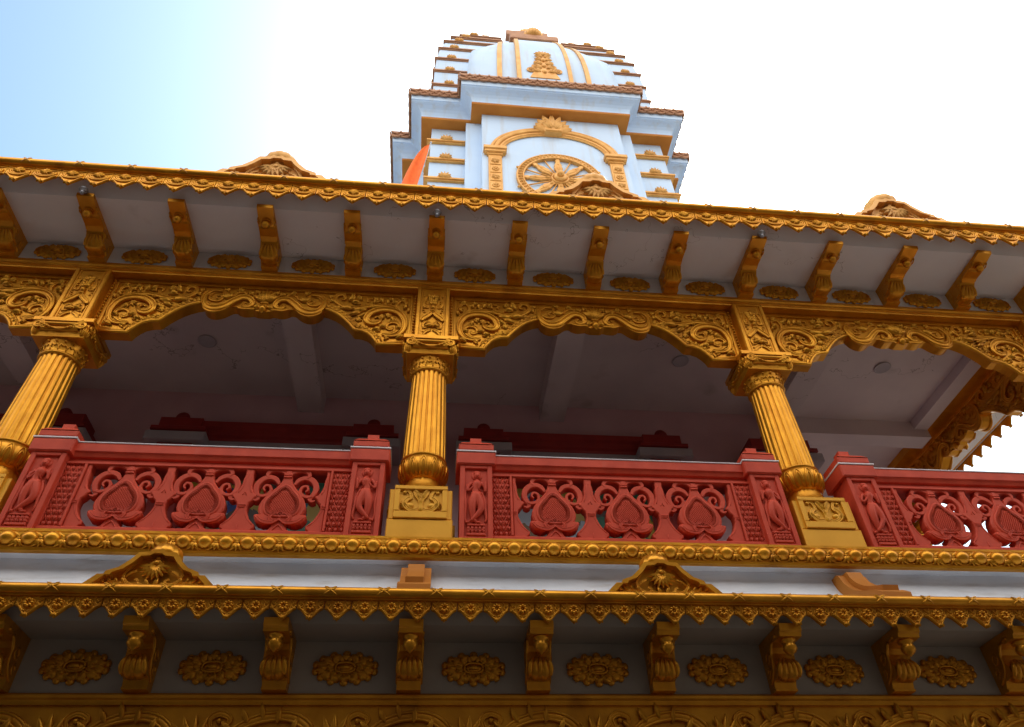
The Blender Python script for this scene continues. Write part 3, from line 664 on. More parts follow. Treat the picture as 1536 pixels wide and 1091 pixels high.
# ------------------------------------------------------------------ carved arches
AO = [(-1.68, 7.245), (-1.305, 7.245), (-1.283, 7.30), (-1.245, 7.355), (-1.20, 7.40), (-1.13, 7.43), (-1.05, 7.438), (-1.035, 7.455), (-.985, 7.53), (-.925, 7.60), (-.87, 7.655), (-.81, 7.70), (-.73, 7.742), (-.665, 7.762)]
AS = cr([(-.665, 7.755), (-.64, 7.70), (-.59, 7.652), (-.515, 7.634), (-.43, 7.668), (-.35, 7.738), (-.30, 7.745)], 3) + cr([(-.275, 7.72), (-.22, 7.697), (-.16, 7.70), (-.11, 7.712), (-.085, 7.70)], 2) + [(-.06, 7.69)]
def arch(label, loc):
    t = thing('carved_arch', label, 'arch', loc, 'carved gold arches between the columns')
    half = AO + AS[1:]; z0 = 7.245
    out = [(-1.68, 8.098)] + half + [(-a, b_) for a, b_ in half[::-1]] + [(1.68, 8.098)]
    b = MB(); b.prism([(a, v - z0) for a, v in out], -.06, .055)
    build('arch_panel', b, GOLD, t)
    r = MB(); r.o = (0, -z0, .055)
    for sg in (-1, 1):
        r.mu = sg
        # moulded rim along the lower edge
        e = [(a, v) for a, v in AO[1:]]
        e2 = []
        for i, (a, v) in enumerate(e):
            p0 = e[max(i - 1, 0)]; p1 = e[min(i + 1, len(e) - 1)]; dx, dy = p1[0] - p0[0], p1[1] - p0[1]; L = math.hypot(dx, dy); e2.append((-dy / L, dx / L))
        for off, rr, ww in ((.018, .022, .012), (.085, .010, .006)):
            r.tube([(-1.67, 7.245 + off, ww)] + [(a + n_[0] * off, v + n_[1] * off, ww) for (a, v), n_ in zip(e, e2)], rr, 8)
        rim = [(a + n_[0] * .05, v + n_[1] * .05) for (a, v), n_ in zip(e, e2)]
        r.tube([(-1.67, 7.295, 0)] + [(a, v, 0) for a, v in rim], .034, 8, .5)
        r.box(-1.67, 0, 8.045, 8.096, 0, .02, .004); r.box(-1.672, -1.645, 7.30, 8.045, 0, .02, .004)
        S = lambda P, R_, w_=.004: r.chan(cr(P, 5), R_, w_)
        S([(-1.36, 7.41), (-1.45, 7.385), (-1.55, 7.42), (-1.60, 7.53), (-1.59, 7.66), (-1.52, 7.76), (-1.40, 7.80), (-1.28, 7.78), (-1.19, 7.71), (-1.17, 7.62), (-1.22, 7.565), (-1.30, 7.585), (-1.325, 7.65), (-1.29, 7.69), (-1.255, 7.665)], [.012, .022, .034, .040, .042, .038, .028, .018, .010], .010)
        S([(-1.37, 7.42), (-1.46, 7.43), (-1.53, 7.49), (-1.54, 7.57), (-1.48, 7.61), (-1.41, 7.58), (-1.40, 7.52), (-1.45, 7.49), (-1.475, 7.53)], [.010, .018, .022, .018, .010])
        S([(-1.60, 7.70), (-1.54, 7.79), (-1.42, 7.855), (-1.27, 7.865), (-1.12, 7.83), (-.97, 7.81), (-.85, 7.85), (-.78, 7.93), (-.80, 8.01), (-.87, 8.02), (-.89, 7.96), (-.85, 7.94)], [.012, .024, .026, .022, .026, .022, .012], .008)
        S([(-1.61, 7.66), (-1.53, 7.80), (-1.49, 7.89), (-1.52, 7.97), (-1.58, 7.97), (-1.60, 7.91), (-1.56, 7.90)], [.010, .02, .02, .012])
        S([(-1.40, 7.84), (-1.34, 7.93), (-1.24, 7.99), (-1.15, 7.98), (-1.16, 7.93)], [.010, .018, .012])
        # leaves springing off the scrolls
        for u, v, a, L, W in ((-1.16, 7.80, -.25, .17, .06), (-1.10, 7.76, -.55, .15, .055), (-1.0, 7.79, .1, .14, .05), (-1.17, 7.74, -.8, .12, .05), (-1.33, 7.92, 1.2, .11, .05), (-1.38, 7.90, 1.7, .10, .045), (-1.28, 7.94, .7, .1, .04),
                              (-.93, 7.93, 2.6, .11, .05), (-.95, 7.97, 2.2, .10, .045), (-.97, 7.9, 3.0, .1, .04), (-1.57, 7.83, 2.2, .09, .04), (-1.62, 7.78, 1.9, .08, .04), (-1.52, 7.36, 2.8, .10, .045), (-1.47, 7.62, 1.2, .09, .04), (-1.40, 7.52, 0.2, .09, .04), (-1.34, 7.5, -.4, .10, .045), (-1.5, 7.53, 3.6, .07, .03)):
            r.leaf(u, v, .006, a, L, W, .026, .01)
        for u, v, a in ((-1.62, 7.36, .8), (-1.60, 7.45, 1.3), (-1.25, 7.86, -.2), (-1.07, 7.89, .5), (-1.02, 7.97, 2.8), (-1.08, 7.99, .3), (-1.22, 7.93, 2.5), (-1.44, 7.97, .9), (-1.44, 7.93, 2.4), (-1.6, 8.01, -.4), (-.72, 7.96, 1.8), (-.73, 7.90, 2.2), (-.91, 7.80, .4), (-.84, 7.79, .9), (-1.12, 7.66, .9), (-1.11, 7.62, .2), (-1.33, 7.46, .5), (-.33, 8.0, .4), (-.16, 7.95, 2.0), (-.12, 7.97, 1.2), (-.44, 7.99, 1.9), (-1.3, 7.68, 2.9), (-1.44, 7.72, -.3), (-1.49, 7.69, -1.2)):
            for da in (-.5, .0, .5): r.leaf(u, v, .003, a + da, .075, .03, .016, .004)
            r.ell((u, v, .008), (.013, .013, .013), 0, 8, 5)
        # beaded leaf band above the rim
        band = cr([(-1.46, 7.355), (-1.32, 7.36), (-1.26, 7.43), (-1.17, 7.50), (-1.08, 7.515), (-1.03, 7.56), (-.95, 7.66), (-.86, 7.745), (-.76, 7.80), (-.70, 7.83)], 4)
        for i in range(1, len(band) - 1, 2):
            a, v = band[i]; dx, dy = band[i + 1][0] - band[i - 1][0], band[i + 1][1] - band[i - 1][1]; q = math.atan2(dy, dx)
            r.leaf(a, v, .002, q + .55, .062, .026, .017); r.leaf(a, v, .002, q - .55, .058, .024, .016)
            if i % 4 == 1: r.ell((a, v, .008), (.014, .014, .014), 0, 8, 5)
        # S-scroll towards the crown
        S([(-.53, 7.86), (-.55, 7.895), (-.51, 7.915), (-.475, 7.87), (-.52, 7.82), (-.60, 7.835), (-.625, 7.90), (-.58, 7.965), (-.50, 7.975)], [.010, .012, .014, .018, .016, .008])
        S([(-.50, 7.985), (-.60, 7.98), (-.665, 7.90), (-.655, 7.79), (-.60, 7.705), (-.52, 7.68), (-.43, 7.715), (-.35, 7.80), (-.26, 7.875), (-.17, 7.865), (-.125, 7.80), (-.155, 7.745), (-.215, 7.75), (-.225, 7.80), (-.19, 7.805)], [.012, .028, .036, .042, .042, .036, .028, .020, .010], .012)
        S([(-.66, 7.76), (-.63, 7.69), (-.58, 7.65), (-.515, 7.636), (-.44, 7.665), (-.37, 7.73)], [.014, .022, .026, .022, .014], .016)
        S([(-.29, 7.735), (-.22, 7.705), (-.16, 7.71), (-.09, 7.705)], [.012, .02, .016, .012], .014)
        r.chan(cr([(-.37, 7.90), (-.33, 7.96), (-.27, 7.985), (-.23, 7.96), (-.26, 7.935)], 4), [.008, .014, .008], .004)
        for a in (1.0, 1.5, 2.0, 2.5): r.leaf(-.42, 7.86, .006, a, .11, .035, .02, .006)
        for a, L in ((PI - .55, .17), (PI - .95, .18), (PI - 1.3, .19)): r.leaf(0, 7.83, .010, a, L, .06, .028, .012)
        r.leaf(-.03, 7.77, .008, PI + .5, .1, .05, .02)
    r.mu = 1
    r.leaf(0, 7.82, .012, PI / 2, .20, .06, .03, .012); r.ell((0, 7.81, .012), (.055, .022, .026)); r.ell((0, 7.775, .008), (.045, .03, .02))
    r.ell((0, 7.715, .02), (.045, .055, .045), 0, 14, 10); r.lathe([(.004, 7.645), (.012, 7.66), (.03, 7.69)], 10, (0, .02))
    build('scroll_relief', r, GOLD, t)
    return t
a0 = arch('carved gold scroll arch between the middle and right columns', (BAY[1], 5.91, 7.245))
dup(a0, (BAY[0], 5.91, 7.245), 'carved gold scroll arch between the left and middle columns')
dup(a0, (BAY[2], 5.91, 7.245), 'carved gold scroll arch right of the right column, running out of the photo')
dup(a0, (BAY[0] - PIT, 5.91, 7.245), 'carved gold scroll arch left of the left column, cut by the photo edge')
sa = dup(a0, (7.575, 7.885, 7.245), 'shadowed carved gold arch on the right flank, seen from inside the veranda'); sa.rotation_euler = (0, 0, PI / 2)
sb = dup(a0, (7.575, 7.885 + PIT, 7.245), 'farther shadowed arch on the right flank, behind the nearer flank arch'); sb.rotation_euler = (0, 0, PI / 2)
for o_ in (sa, sb):
    for ch in [c for c in o_.children if c.name.startswith('scroll_relief')]: q = sub(ch, o_); q.rotation_euler = (0, 0, PI); q.location = (0, .004, 0)

# ------------------------------------------------------------------ balustrades
def figure(b):                                        # standing carved figure, legs crossed, on a lotus stand
    def tu(pts, r): b.tube(cr(pts, 3), r, 8)
    tu([(-.005, .42, .012), (-.008, .47, .016), (.006, .53, .018), (.004, .565, .014)], [.040, .036, .046, .03])
    b.ell((.008, .625, .018), (.030, .038, .028), 0, 12, 8); b.ell((.008, .655, .012), (.036, .028, .026), 0, 12, 8)
    b.ell((.006, .632, .004), (.052, .050, .012), 0, 16, 6); b.tube([(.006, .57, .012), (.007, .60, .014)], .016, 8)
    b.ell((-.002, .62, .043), (.005, .008, .008), 0, 6, 4); b.ell((.017, .62, .043), (.005, .008, .008), 0, 6, 4); b.ell((.008, .612, .044), (.005, .01, .007), 0, 6, 4)
    tu([(.045, .55, .014), (.078, .50, .016), (.082, .45, .022), (.082, .52, .03), (.085, .555, .03)], [.017, .015, .014, .012, .010])
    tu([(-.04, .55, .014), (-.075, .50, .018), (-.068, .46, .026), (-.02, .50, .04), (.0, .52, .04)], [.017, .015, .014, .012, .010])
    tu([(-.004, .43, .016), (-.032, .34, .026), (-.034, .25, .026), (-.024, .17, .02), (.0, .135, .022)], [.042, .041, .031, .022, .015])
    tu([(.004, .43, .014), (.036, .34, .022), (.040, .26, .026), (-.005, .19, .032), (-.05, .14, .026)], [.042, .039, .030, .021, .014])
    b.ell((.018, .13, .026), (.03, .012, .016), 0, 8, 5); b.ell((-.075, .13, .026), (.025, .012, .016), .4, 8, 5)
    tu([(-.085, .54, .008), (-.1, .42, .010), (-.092, .30, .012), (-.1, .18, .01), (-.085, .13, .01)], [.008, .012, .014, .013, .008])
    tu([(.05, .45, .012), (.078, .36, .012), (.082, .26, .014), (.092, .18, .012), (.08, .14, .01)], [.010, .013, .014, .013, .008])
    b.tube([(-.045, .425, .03), (0, .412, .042), (.045, .43, .028)], .012, 6); b.tube([(-.03, .53, .045), (.0, .50, .05), (.04, .45, .03)], .007, 6)
    for i in range(3): b.tube([(.0 + .008 * i, .41, .045), (.01 * i - .005, .34, .045), (.012 * i - .01, .27, .035)], .007, 6)
    b.box(-.085, .085, .0, .028, 0, .03, .006); b.box(-.07, .07, .052, .068, 0, .026, .004); b.box(-.08, .08, .095, .118, 0, .03, .006)
    for i in range(5): b.leaf(-.068 + i * .034, .095, .006, -PI / 2, .05, .034, .02); b.leaf(-.068 + i * .034, .026, .006, PI / 2, .042, .034, .02)
def spade(r, xc):
    S = lambda a, y: (xc + a * .001244, .72 - (y - 400) * .001387)
    hb = [(26, 398), (26, 430), (30, 458), (45, 500), (70, 533), (98, 562), (128, 595), (150, 630), (164, 668), (164, 700), (150, 735)]
    low = [(176, 738), (182, 748), (172, 775), (150, 798), (112, 812), (78, 808), (52, 800), (46, 815), (62, 840), (110, 870)]
    def both(L): return [S(a, y) for a, y in L] + [S(-a, y) for a, y in L[::-1]]
    A_ = both(hb + [(110, 762), (60, 780)]); r.prism(A_, -.055, .040, .012)
    r.prism(both([(150, 735)] + low[:6] + [(40, 790), (40, 760), (90, 750)]), -.053, .046, .01)
    r.prism(both([(30, 785)] + low[6:]), -.054, .038, .006)
    # sunken heart with pointed beads round it
    hr = [(0, 520), (30, 535), (62, 570), (92, 600), (116, 640), (122, 680), (110, 720), (80, 745), (0, 752)]
    ring = cr([S(a, y) for a, y in hr], 3); ring = ring + [(2 * xc - a, v) for a, v in ring[::-1]]
    r.tube([(a, v, .038) for a, v in ring], .015, 6); n = len(ring)
    for i in range(0, n, 1):
        a, v = ring[i]; cxx, cvv = xc, .72 - (655 - 400) * .001387; q = math.atan2(cvv - v, cxx - a); r.leaf(a, v, .034, q, .042, .020, .016)
    for i in range(-6, 7):
        for d in (-1, 1):
            pts = []
            for k in range(13):
                a = i * 17 + d * (k - 6) * 13; y = 655 + (k - 6) * 15
                if 545 < y < 738 and abs(a) < (96 if y > 620 else (y - 530) * .98): pts.append((*S(a, y), .0405))
            if len(pts) > 1: r.tube(pts, .0045, 4)
    for sg in (-1, 1):
        P = lambda L: [S(sg * a, y) for a, y in L]
        r.chan(cr(P([(10, 720), (45, 735), (70, 760), (55, 785), (20, 790)]), 4), [.008, .016, .01], .044)
        r.chan(cr(P([(0, 770), (50, 800), (120, 790), (165, 752)]), 4), [.01, .018, .01], .046)
        r.tube([(a, v, .04) for a, v in cr(P([(0, 810), (28, 835), (50, 866)]), 3)], .007, 6)
        def flat(L, R_, w1=.030):
            pp = cr(P(L), 5); m = len(pp); rr = [lerp_list(R_, i / (m - 1)) for i in range(m)]; lf = []; rt = []
            for i in range(m):
                a = pp[max(i - 1, 0)]; c = pp[min(i + 1, m - 1)]; dx, dy = c[0] - a[0], c[1] - a[1]; L_ = math.hypot(dx, dy) or 1
                lf.append((pp[i][0] - dy / L_ * rr[i], pp[i][1] + dx / L_ * rr[i])); rt.append((pp[i][0] + dy / L_ * rr[i], pp[i][1] - dx / L_ * rr[i]))
            vs = []; e = .005
            for i in range(m):
                mx, my = pp[i]; li = (lf[i][0] + (mx - lf[i][0]) * .25, lf[i][1] + (my - lf[i][1]) * .25); ri = (rt[i][0] + (mx - rt[i][0]) * .25, rt[i][1] + (my - rt[i][1]) * .25)
                vs += [(*lf[i], -.052), (*lf[i], w1 - e), (*li, w1), (*ri, w1), (*rt[i], w1 - e), (*rt[i], -.052)]
            fs = [(i * 6 + k, i * 6 + (k + 1) % 6, (i + 1) * 6 + (k + 1) % 6, (i + 1) * 6 + k) for i in range(m - 1) for k in range(6)] + [tuple(range(6)), tuple(range((m - 1) * 6, m * 6))]
            r.add(vs, fs)
        flat([(55, 505), (80, 470), (125, 452), (175, 466), (208, 505), (212, 548), (196, 585), (180, 610), (196, 628), (222, 622)], [.012, .022, .024, .026, .026, .024, .022, .020, .014, .006])
        flat([(196, 590), (160, 598), (122, 586), (104, 556), (116, 524), (146, 518), (158, 542), (142, 560)], [.012, .016, .016, .014, .013, .012, .010, .006], .036)
        flat([(15, 420), (50, 402), (95, 396), (135, 406), (152, 432), (140, 455)], [.024, .020, .018, .020, .018, .006], .034)
    r.box(xc - .036, xc + .036, S(0, 462)[1], S(0, 448)[1], 0, .052, .004); r.box(xc - .036, xc + .036, S(0, 444)[1], S(0, 432)[1], 0, .05, .004)
BALH = [(30, 398), (26, 440), (34, 475), (36, 520), (50, 560), (62, 582), (84, 592), (86, 606), (70, 618), (60, 636), (40, 655), (36, 680), (38, 705), (54, 742), (74, 775), (100, 800), (118, 815), (116, 836), (100, 846), (98, 870)]
def baluster(r, xc, side=0):
    S = lambda a, y: (xc + a * .001244, .72 - (y - 400) * .001387)
    L = [S(a, y) for a, y in BALH] if side >= 0 else [S(0, 398), S(0, 870)][::-1]
    Rr = [S(-a, y) for a, y in BALH[::-1]] if side <= 0 else [S(0, 870), S(0, 398)]
    if side < 0: poly = Rr + [S(0, 398), S(0, 870)]
    elif side > 0: poly = L + [S(0, 870), S(0, 398)]
    else: poly = L + Rr
    r.prism(poly, -.055, .038, .008)
    for sg in ((1,) if side > 0 else (-1,) if side < 0 else (1, -1)):
        r.tube([(*S(sg * max(a - 17, 6), y), .037) for a, y in BALH[1:6]], .0045, 5)
        r.tube([(*S(sg * max(a - 17, 8), y), .037) for a, y in BALH[11:17]], .0045, 5)
    h = .034
    lo, hi = (xc - h if side <= 0 else xc, xc + h if side >= 0 else xc)
    r.box(lo, hi, S(0, 690)[1], S(0, 681)[1], 0, .046, .003); r.box(lo, hi, S(0, 676)[1], S(0, 667)[1], 0, .046, .003)
    if side == 0: r.tube([(*S(-14, 600), .038), (*S(0, 572), .038), (*S(14, 600), .038)], .005, 5); r.tube([(*S(0, 815), .038), (*S(0, 868), .038)], .004, 5)
def balustrade(label, loc, L=None):
    t = thing('balustrade', label, 'balustrade', loc, 'red carved balustrades')
    # origin: bay centre, front plane, floor level.   posts at +-1.415
    po = None
    for sg in (-1, 1):
        if po is None:
            b = MB(); b.box(-.15, .15, 0, .80, -.30, -.012); b.box(-.15, -.105, 0, .80, -.012, .012, .004); b.box(.105, .15, 0, .80, -.012, .0121, .004); b.box(-.105, .105, 0, .045, -.012, .0119, .003); b.box(-.105, .105, .765, .80, -.012, .0119, .003)
            po = build('post', b, RED, t)
            c = MB(); c.box(-.185, .185, .80, .94, -.335, .035, .012); c.box(-.168, .168, .965, 1.04, -.31, .025, .012); c.box(-.15, .15, .957, .966, -.29, .0)
            c.add([(sx * h, v, sz * h - .14) for h, v in ((.165, 1.04), (.125, 1.085), (.075, 1.12), (.055, 1.135), (.055, 1.185)) for sx, sz in ((-1, -1), (1, -1), (1, 1), (-1, 1))], [(i * 4 + k, i * 4 + (k + 1) % 4, i * 4 + 4 + (k + 1) % 4, i * 4 + 4 + k) for i in range(4) for k in range(4)] + [(16, 17, 18, 19)])
            build('post_cap', c, RED, po)
            c = MB(); c.box(-.19, .19, .941, .957, -.34, .04, .003); build('cap_strip', c, STRIP, po)
            c = MB(); c.o = (0, .055, -.014); figure(c); build('standing_figure_relief', c, RED, po)
            po.location = (-1.415, 0, 0)
        else:
            q = sub(po, t); q.location = (1.415, 0, 0); q.scale = (-1, 1, 1)
            for ch in list(po.children): sub(ch, q)
    b = MB(); e = 1.266
    b.extr([(-.02, .932), (-.02, .935), (-.02, .845), (-.035, .835), (-.05, .80), (-.075, .79), (-.075, .742), (-.28, .742), (-.28, .932)], -e, e)
    build('handrail', b, RED, t)
    b = MB(); b.box(-e, e, .933, .945, -.285, -.012, .003); build('handrail_strip', b, STRIP, t)
    b = MB(); b.box(-e, e, 0.0, .075, -.16, -.02, .006); b.box(-e, e, .074, .09, -.12, -.04, .004); b.box(-e, e, .72, .743, -.13, -.04, .003); build('base_rail', b, RED, t)
    for sg in (-1, 1):
        b = MB(); b.box(-.10, .10, .075, .735, -.11, -.065); b.box(-.10, -.085, .09, .72, -.065, -.045, .003); b.box(.078, .10, .09, .72, -.065, -.035, .004)
        for i in range(11):
            for j in range(3):
                u = -.062 + .05 * j + (.025 if i % 2 else 0); v = .118 + .056 * i
                if u > .07: continue
                b.leaf(u, v + .022, -.066, -PI / 2, .046, .034, .014, .004)
        for d in (-1, 1):
            for i in range(-9, 14):
                if i % 2 == (0 if d > 0 else 1): continue
                pts = [(u, .118 + .056 * i + d * (u + .062) * 2.24 + (0 if d > 0 else .28), -.064) for u in (-.085, .078)]
                (u0, v0, w0), (u1, v1, w1) = pts
                f0 = lambda vv: max(.09, min(.72, vv))
                if max(v0, v1) < .1 or min(v0, v1) > .71: continue
                def clipu(vv): return u0 + (vv - v0) / (v1 - v0) * (u1 - u0)
                a_, c_ = f0(v0), f0(v1)
                if abs(a_ - c_) > .02: b.tube([(clipu(a_), a_, w0), (clipu(c_), c_, w1)], .0075, 5)
        o = build('lattice_panel', b, RED, t); o.location = (sg * 1.175, 0, 0); o.scale = (-sg, 1, 1) if sg > 0 else (1, 1, 1)
    for i, xc in enumerate((-.694, 0, .694)):
        if i == 0: b = MB(); spade(b, 0); sp_ = build('spade_panel', b, RED, t); q = sp_
        else: q = sub(sp_, t)
        q.location = (xc, .09, 0)
    for i, xc in enumerate((-.347, .347)):
        if i == 0: b = MB(); baluster(b, 0); bl_ = build('baluster', b, RED, t); q = bl_
        else: q = sub(bl_, t)
        q.location = (xc, .09, 0)
    for sg in (-1, 1):
        b = MB(); baluster(b, 0, 1); o = build('half_baluster', b, RED, t); o.location = (sg * 1.072, .09, 0); o.scale = (-sg, 1, 1)
    return t
b0 = balustrade('red carved balustrade with figure posts, between the middle and right columns', (BAY[1], 5.70, FL))
dup(b0, (BAY[0], 5.70, FL), 'red carved balustrade with figure posts, between the left and middle columns')
dup(b0, (BAY[2], 5.70, FL), 'red carved balustrade right of the right column, with white sky showing through')

# ------------------------------------------------------------------ veranda: door hoods, murals, lights
def hood(label, loc, x0=-1.2, x1=1.2):
    t = thing('door_hood', label, 'door hood', loc, 'dark maroon door hoods on the veranda wall'); a = loc
    b = MB(); b.extr([(0, .17), (.22, .17), (.24, .20), (.28, .22), (.29, .29), (.33, .32), (.34, .39), (0, .39)], x0, x1)
    build('cornice', b, MAROON, t)
    for i, x in enumerate((x0, x1)):
        b = MB(); b.box(-.26, .26, .21, .415, 0, .37, .01); b.box(-.33, .33, .20, .255, 0, .41, .01); b.box(-.28, .28, .16, .2, 0, .35)
        b.tube([(0, .415, .0), (0, .415, .36)], .085, 16)
        o = build('end_block', b, MAROON, t); o.location = (x, 0, 0)
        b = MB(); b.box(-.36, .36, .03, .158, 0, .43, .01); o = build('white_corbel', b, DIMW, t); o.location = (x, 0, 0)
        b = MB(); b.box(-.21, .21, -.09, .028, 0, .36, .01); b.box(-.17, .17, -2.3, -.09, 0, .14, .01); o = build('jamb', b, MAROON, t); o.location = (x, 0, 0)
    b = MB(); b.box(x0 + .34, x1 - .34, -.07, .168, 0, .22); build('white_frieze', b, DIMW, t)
    return t
hood('dark maroon door hood on the veranda wall, between the middle and right columns', (BAY[1], 7.95, 7.07))
hood('dark maroon door hood on the veranda wall, between the left and middle columns', (BAY[0], 7.95, 7.07))
hood('dark maroon door hood on the veranda wall, at the left edge behind the left column', (BAY[0] - PIT, 7.95, 7.07))
hood('short dark maroon door hood on the veranda wall, behind the right column', (4.62, 7.95, 7.07), -.16, .16)
for i, (x, lab) in enumerate(((BAY[1], 'painted wall panel behind the balustrade right of the middle column'), (BAY[0], 'painted wall panel behind the balustrade left of the middle column'))):
    b = MB(); b.box(-1.02, 1.02, .2, 2.15, 0, .05); 
    for u0, u1, v0, v1 in ((-1.03, -.97, .14, 2.2), (.97, 1.03, .14, 2.2), (-.97, .97, .14, .2), (-.97, .97, 2.15, 2.2)): pass
    t = thing('painted_panel', lab, 'mural', (x, 7.95, FL), 'painted panels on the veranda wall')
    build('painting', b, MURAL, t)
    b = MB()
    for u0, u1, v0, v1 in ((-1.03, -.97, .14, 2.2), (.97, 1.03, .14, 2.2), (-.97, .97, .14, .2), (-.97, .97, 2.15, 2.2)): b.box(u0, u1, v0, v1, 0, .08, .006)
    build('panel_frame', b, MAROON, t)
dl = None
for x, y, lab in ((-2.997, 6.904, 'round recessed ceiling light behind the left arch'), (3.182, 6.865, 'round recessed ceiling light just left of the right column'), (6.024, 6.811, 'round recessed ceiling light in the paler ceiling right of the right column')):
    if dl is None:
        dl = thing('ceiling_light', lab, 'ceiling light', (x, y, 8.2), 'round lights in the veranda ceiling')
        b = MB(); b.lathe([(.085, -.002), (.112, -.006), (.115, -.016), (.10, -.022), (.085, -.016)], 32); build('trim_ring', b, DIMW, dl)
        b = MB(); b.lathe([(.086, -.001), (.086, -.011), (.05, -.013), (.002, -.013)], 24); build('diffuser', b, GLASSY, dl)
    else: dup(dl, (x, y, 8.2), lab)
sl_ = None
for x, lab in ((CX[1], 'small grey soffit lamp at the tip of the bracket above the middle column'), (CX[0], 'small grey soffit lamp at the tip of the bracket above the left column'), (CX[2], 'small grey soffit lamp at the tip of the bracket above the right column')):
    if sl_ is None:
        sl_ = thing('soffit_lamp', lab, 'lamp', (x, 4.93, 8.5), 'small soffit lamps')
        b = MB(); b.lathe([(.045, 0), (.05, -.012), (.035, -.02), (.028, -.04)], 16); build('lamp_base', b, STEEL, sl_)
        b = MB(); b.ell((0, -.055, 0), (.026, .028, .026), 0, 14, 10); build('bulb', b, STEEL, sl_)
    else: dup(sl_, (x, 4.93, 8.5), lab)

# ------------------------------------------------------------------ tower
TX, TY = 2.93, 15.2
TW = thing('temple_tower', 'tall blue white temple tower with gold trim and a curved ribbed spire', 'tower', (TX, TY, 9.2))
def tw(name, mb, m, par=TW):
    me = build(name, mb, m, par); me.location = (0, 0, -9.2); return me
def plan(o, b_=2.1, p_=4.2, s_=3.6):
    q = [(b_ + o, p_ + o), (b_ + o, s_ + o), (s_ + o, s_ + o), (s_ + o, b_ + o), (p_ + o, b_ + o)]
    h = q + [(a, -c) for a, c in q[::-1]]; return h + [(-a, -c) for a, c in h[:5]] + [(-a, c) for a, c in [(p_ + o, b_ + o)][:0]] + [(-(p_ + o), b_ + o), (-(s_ + o), b_ + o), (-(s_ + o), s_ + o), (-(b_ + o), s_ + o), (-(b_ + o), p_ + o)]
def loft(mb, prof, smooth=False):
    rings = [plan(o) for o, z in prof]; n = len(rings[0])
    # order the ring counter-clockwise by angle-safe construction
    vs = [(a, z, c) for (o, z), R in zip(prof, rings) for a, c in R]
    fs = [(i * n + k, i * n + (k + 1) % n, (i + 1) * n + (k + 1) % n, (i + 1) * n + k) for i in range(len(prof) - 1) for k in range(n)]
    mb.add(vs, fs, smooth); mb.add(vs, [tuple(range(n)), tuple(range((len(prof) - 1) * n, len(prof) * n))])
b = MB(); loft(b, [(0, 9.2), (0, 22.15)])
for q in range(4):
    sg = MB(); 
    for s2 in (-1, 1): sg.box(s2 * 2.33 - .235, s2 * 2.33 + .235, 9.2, 22.14, 3.0, 3.88)
    c_, s_ = cos(q * PI / 2), sin(q * PI / 2); b.add([(u * c_ - w_ * s_, v, u * s_ + w_ * c_) for u, v, w_ in sg.v], sg.f)
tw('tower_wall', b, TWHITE)
b = MB(); loft(b, [(.02, 22.142), (.315, 22.142), (.33, 22.16), (.33, 22.25), (.02, 22.25)]); tw('cornice_band', b, ORANGE)
b = MB(); loft(b, [(.05, 22.252), (.325, 22.252), (.335, 22.34), (.37, 22.46), (.43, 22.55), (.52, 22.61), (.62, 22.63), (.62, 22.67), (.66, 22.675), (.67, 22.90), (.05, 22.90)]); tw('cornice_cove', b, TWHITE)
b = MB(); loft(b, [(.05, 22.902), (.70, 22.902), (.72, 22.93), (.72, 23.16), (.69, 23.20), (.05, 23.22)])
R = plan(.72); n = len(R)
for k in range(n):
    a, c = R[k], R[(k + 1) % n]; L = math.hypot(c[0] - a[0], c[1] - a[1]); N = max(1, round(L / .30)); dx, dy = (c[0] - a[0]) / L, (c[1] - a[1]) / L
    if max(a[1], c[1]) < -2.9: continue
    nx, ny = dy, -dx
    if nx * (a[0] + c[0]) + ny * (a[1] + c[1]) < 0: nx, ny = -nx, -ny
    st_ = L / N
    for row in range(3):
        for i in range(N + (1 if row % 2 else 0)):
            t0 = (i + (.5 if row % 2 == 0 else 0)) * st_
            if t0 < .02 or t0 > L - .02: continue
            z = 23.17 - .085 * row; pts = []
            for j in range(9):
                q = PI + PI * j / 8; s2 = t0 + st_ * .48 * cos(q); h = z - .02 + .13 * sin(q)
                pts.append((a[0] + dx * s2 + nx * (.012 + .012 * (2 - row)), h, a[1] + dy * s2 + ny * (.012 + .012 * (2 - row))))
            b.tube(pts, .028, 5)
            m_ = len(pts); b.add(pts, [tuple(range(m_))])
tw('scaled_coping', b, CGOLD)
# stepped ledges with small shell crests on the shoulders
def crest(mb, u, v, w_, sc):
    for i in range(7): mb.leaf(u, v, w_, .15 + (PI - .3) * i / 6, sc * (.8 + .35 * sin(PI * i / 6)), sc * .34, sc * .2, .02)
    mb.prism([(u - sc, v), (u + sc, v), (u + sc * .8, v + sc * .42), (u + sc * .35, v + sc * .85), (u, v + sc * 1.05), (u - sc * .35, v + sc * .85), (u - sc * .8, v + sc * .42)], w_ - .05, w_ + .01)
def tier(name, z, h, inner, cu, sc, m=TGOLD):                  # one ledge wrapping a front corner, with a shell crest on each visible face
    for sx in (-1, 1):
        b = MB()
        for hh, v0, v1 in ((h + .02, z + .06, z + .11), (h + .06, z + .11, z + .17)): b.box(min(sx * inner, sx * hh), max(sx * inner, sx * hh), v0, v1, inner, hh)
        o = tw(name, b, m)
        c = MB(); crest(c, sx * cu, z + .17, h + .04, sc); build('ledge_crest', c, TGOLD, o)
        side = MB(); crest(side, 0, z + .17, h + .04, sc); c = MB(); c.add([(sx * w_, v, cu - u * .9) for u, v, w_ in side.v], side.f); build('ledge_crest', c, TGOLD, o)
for z in (21.2, 20.19, 19.19, 18.19): tier('shoulder_ledge', z, 3.66, 2.57, 3.13, .22)
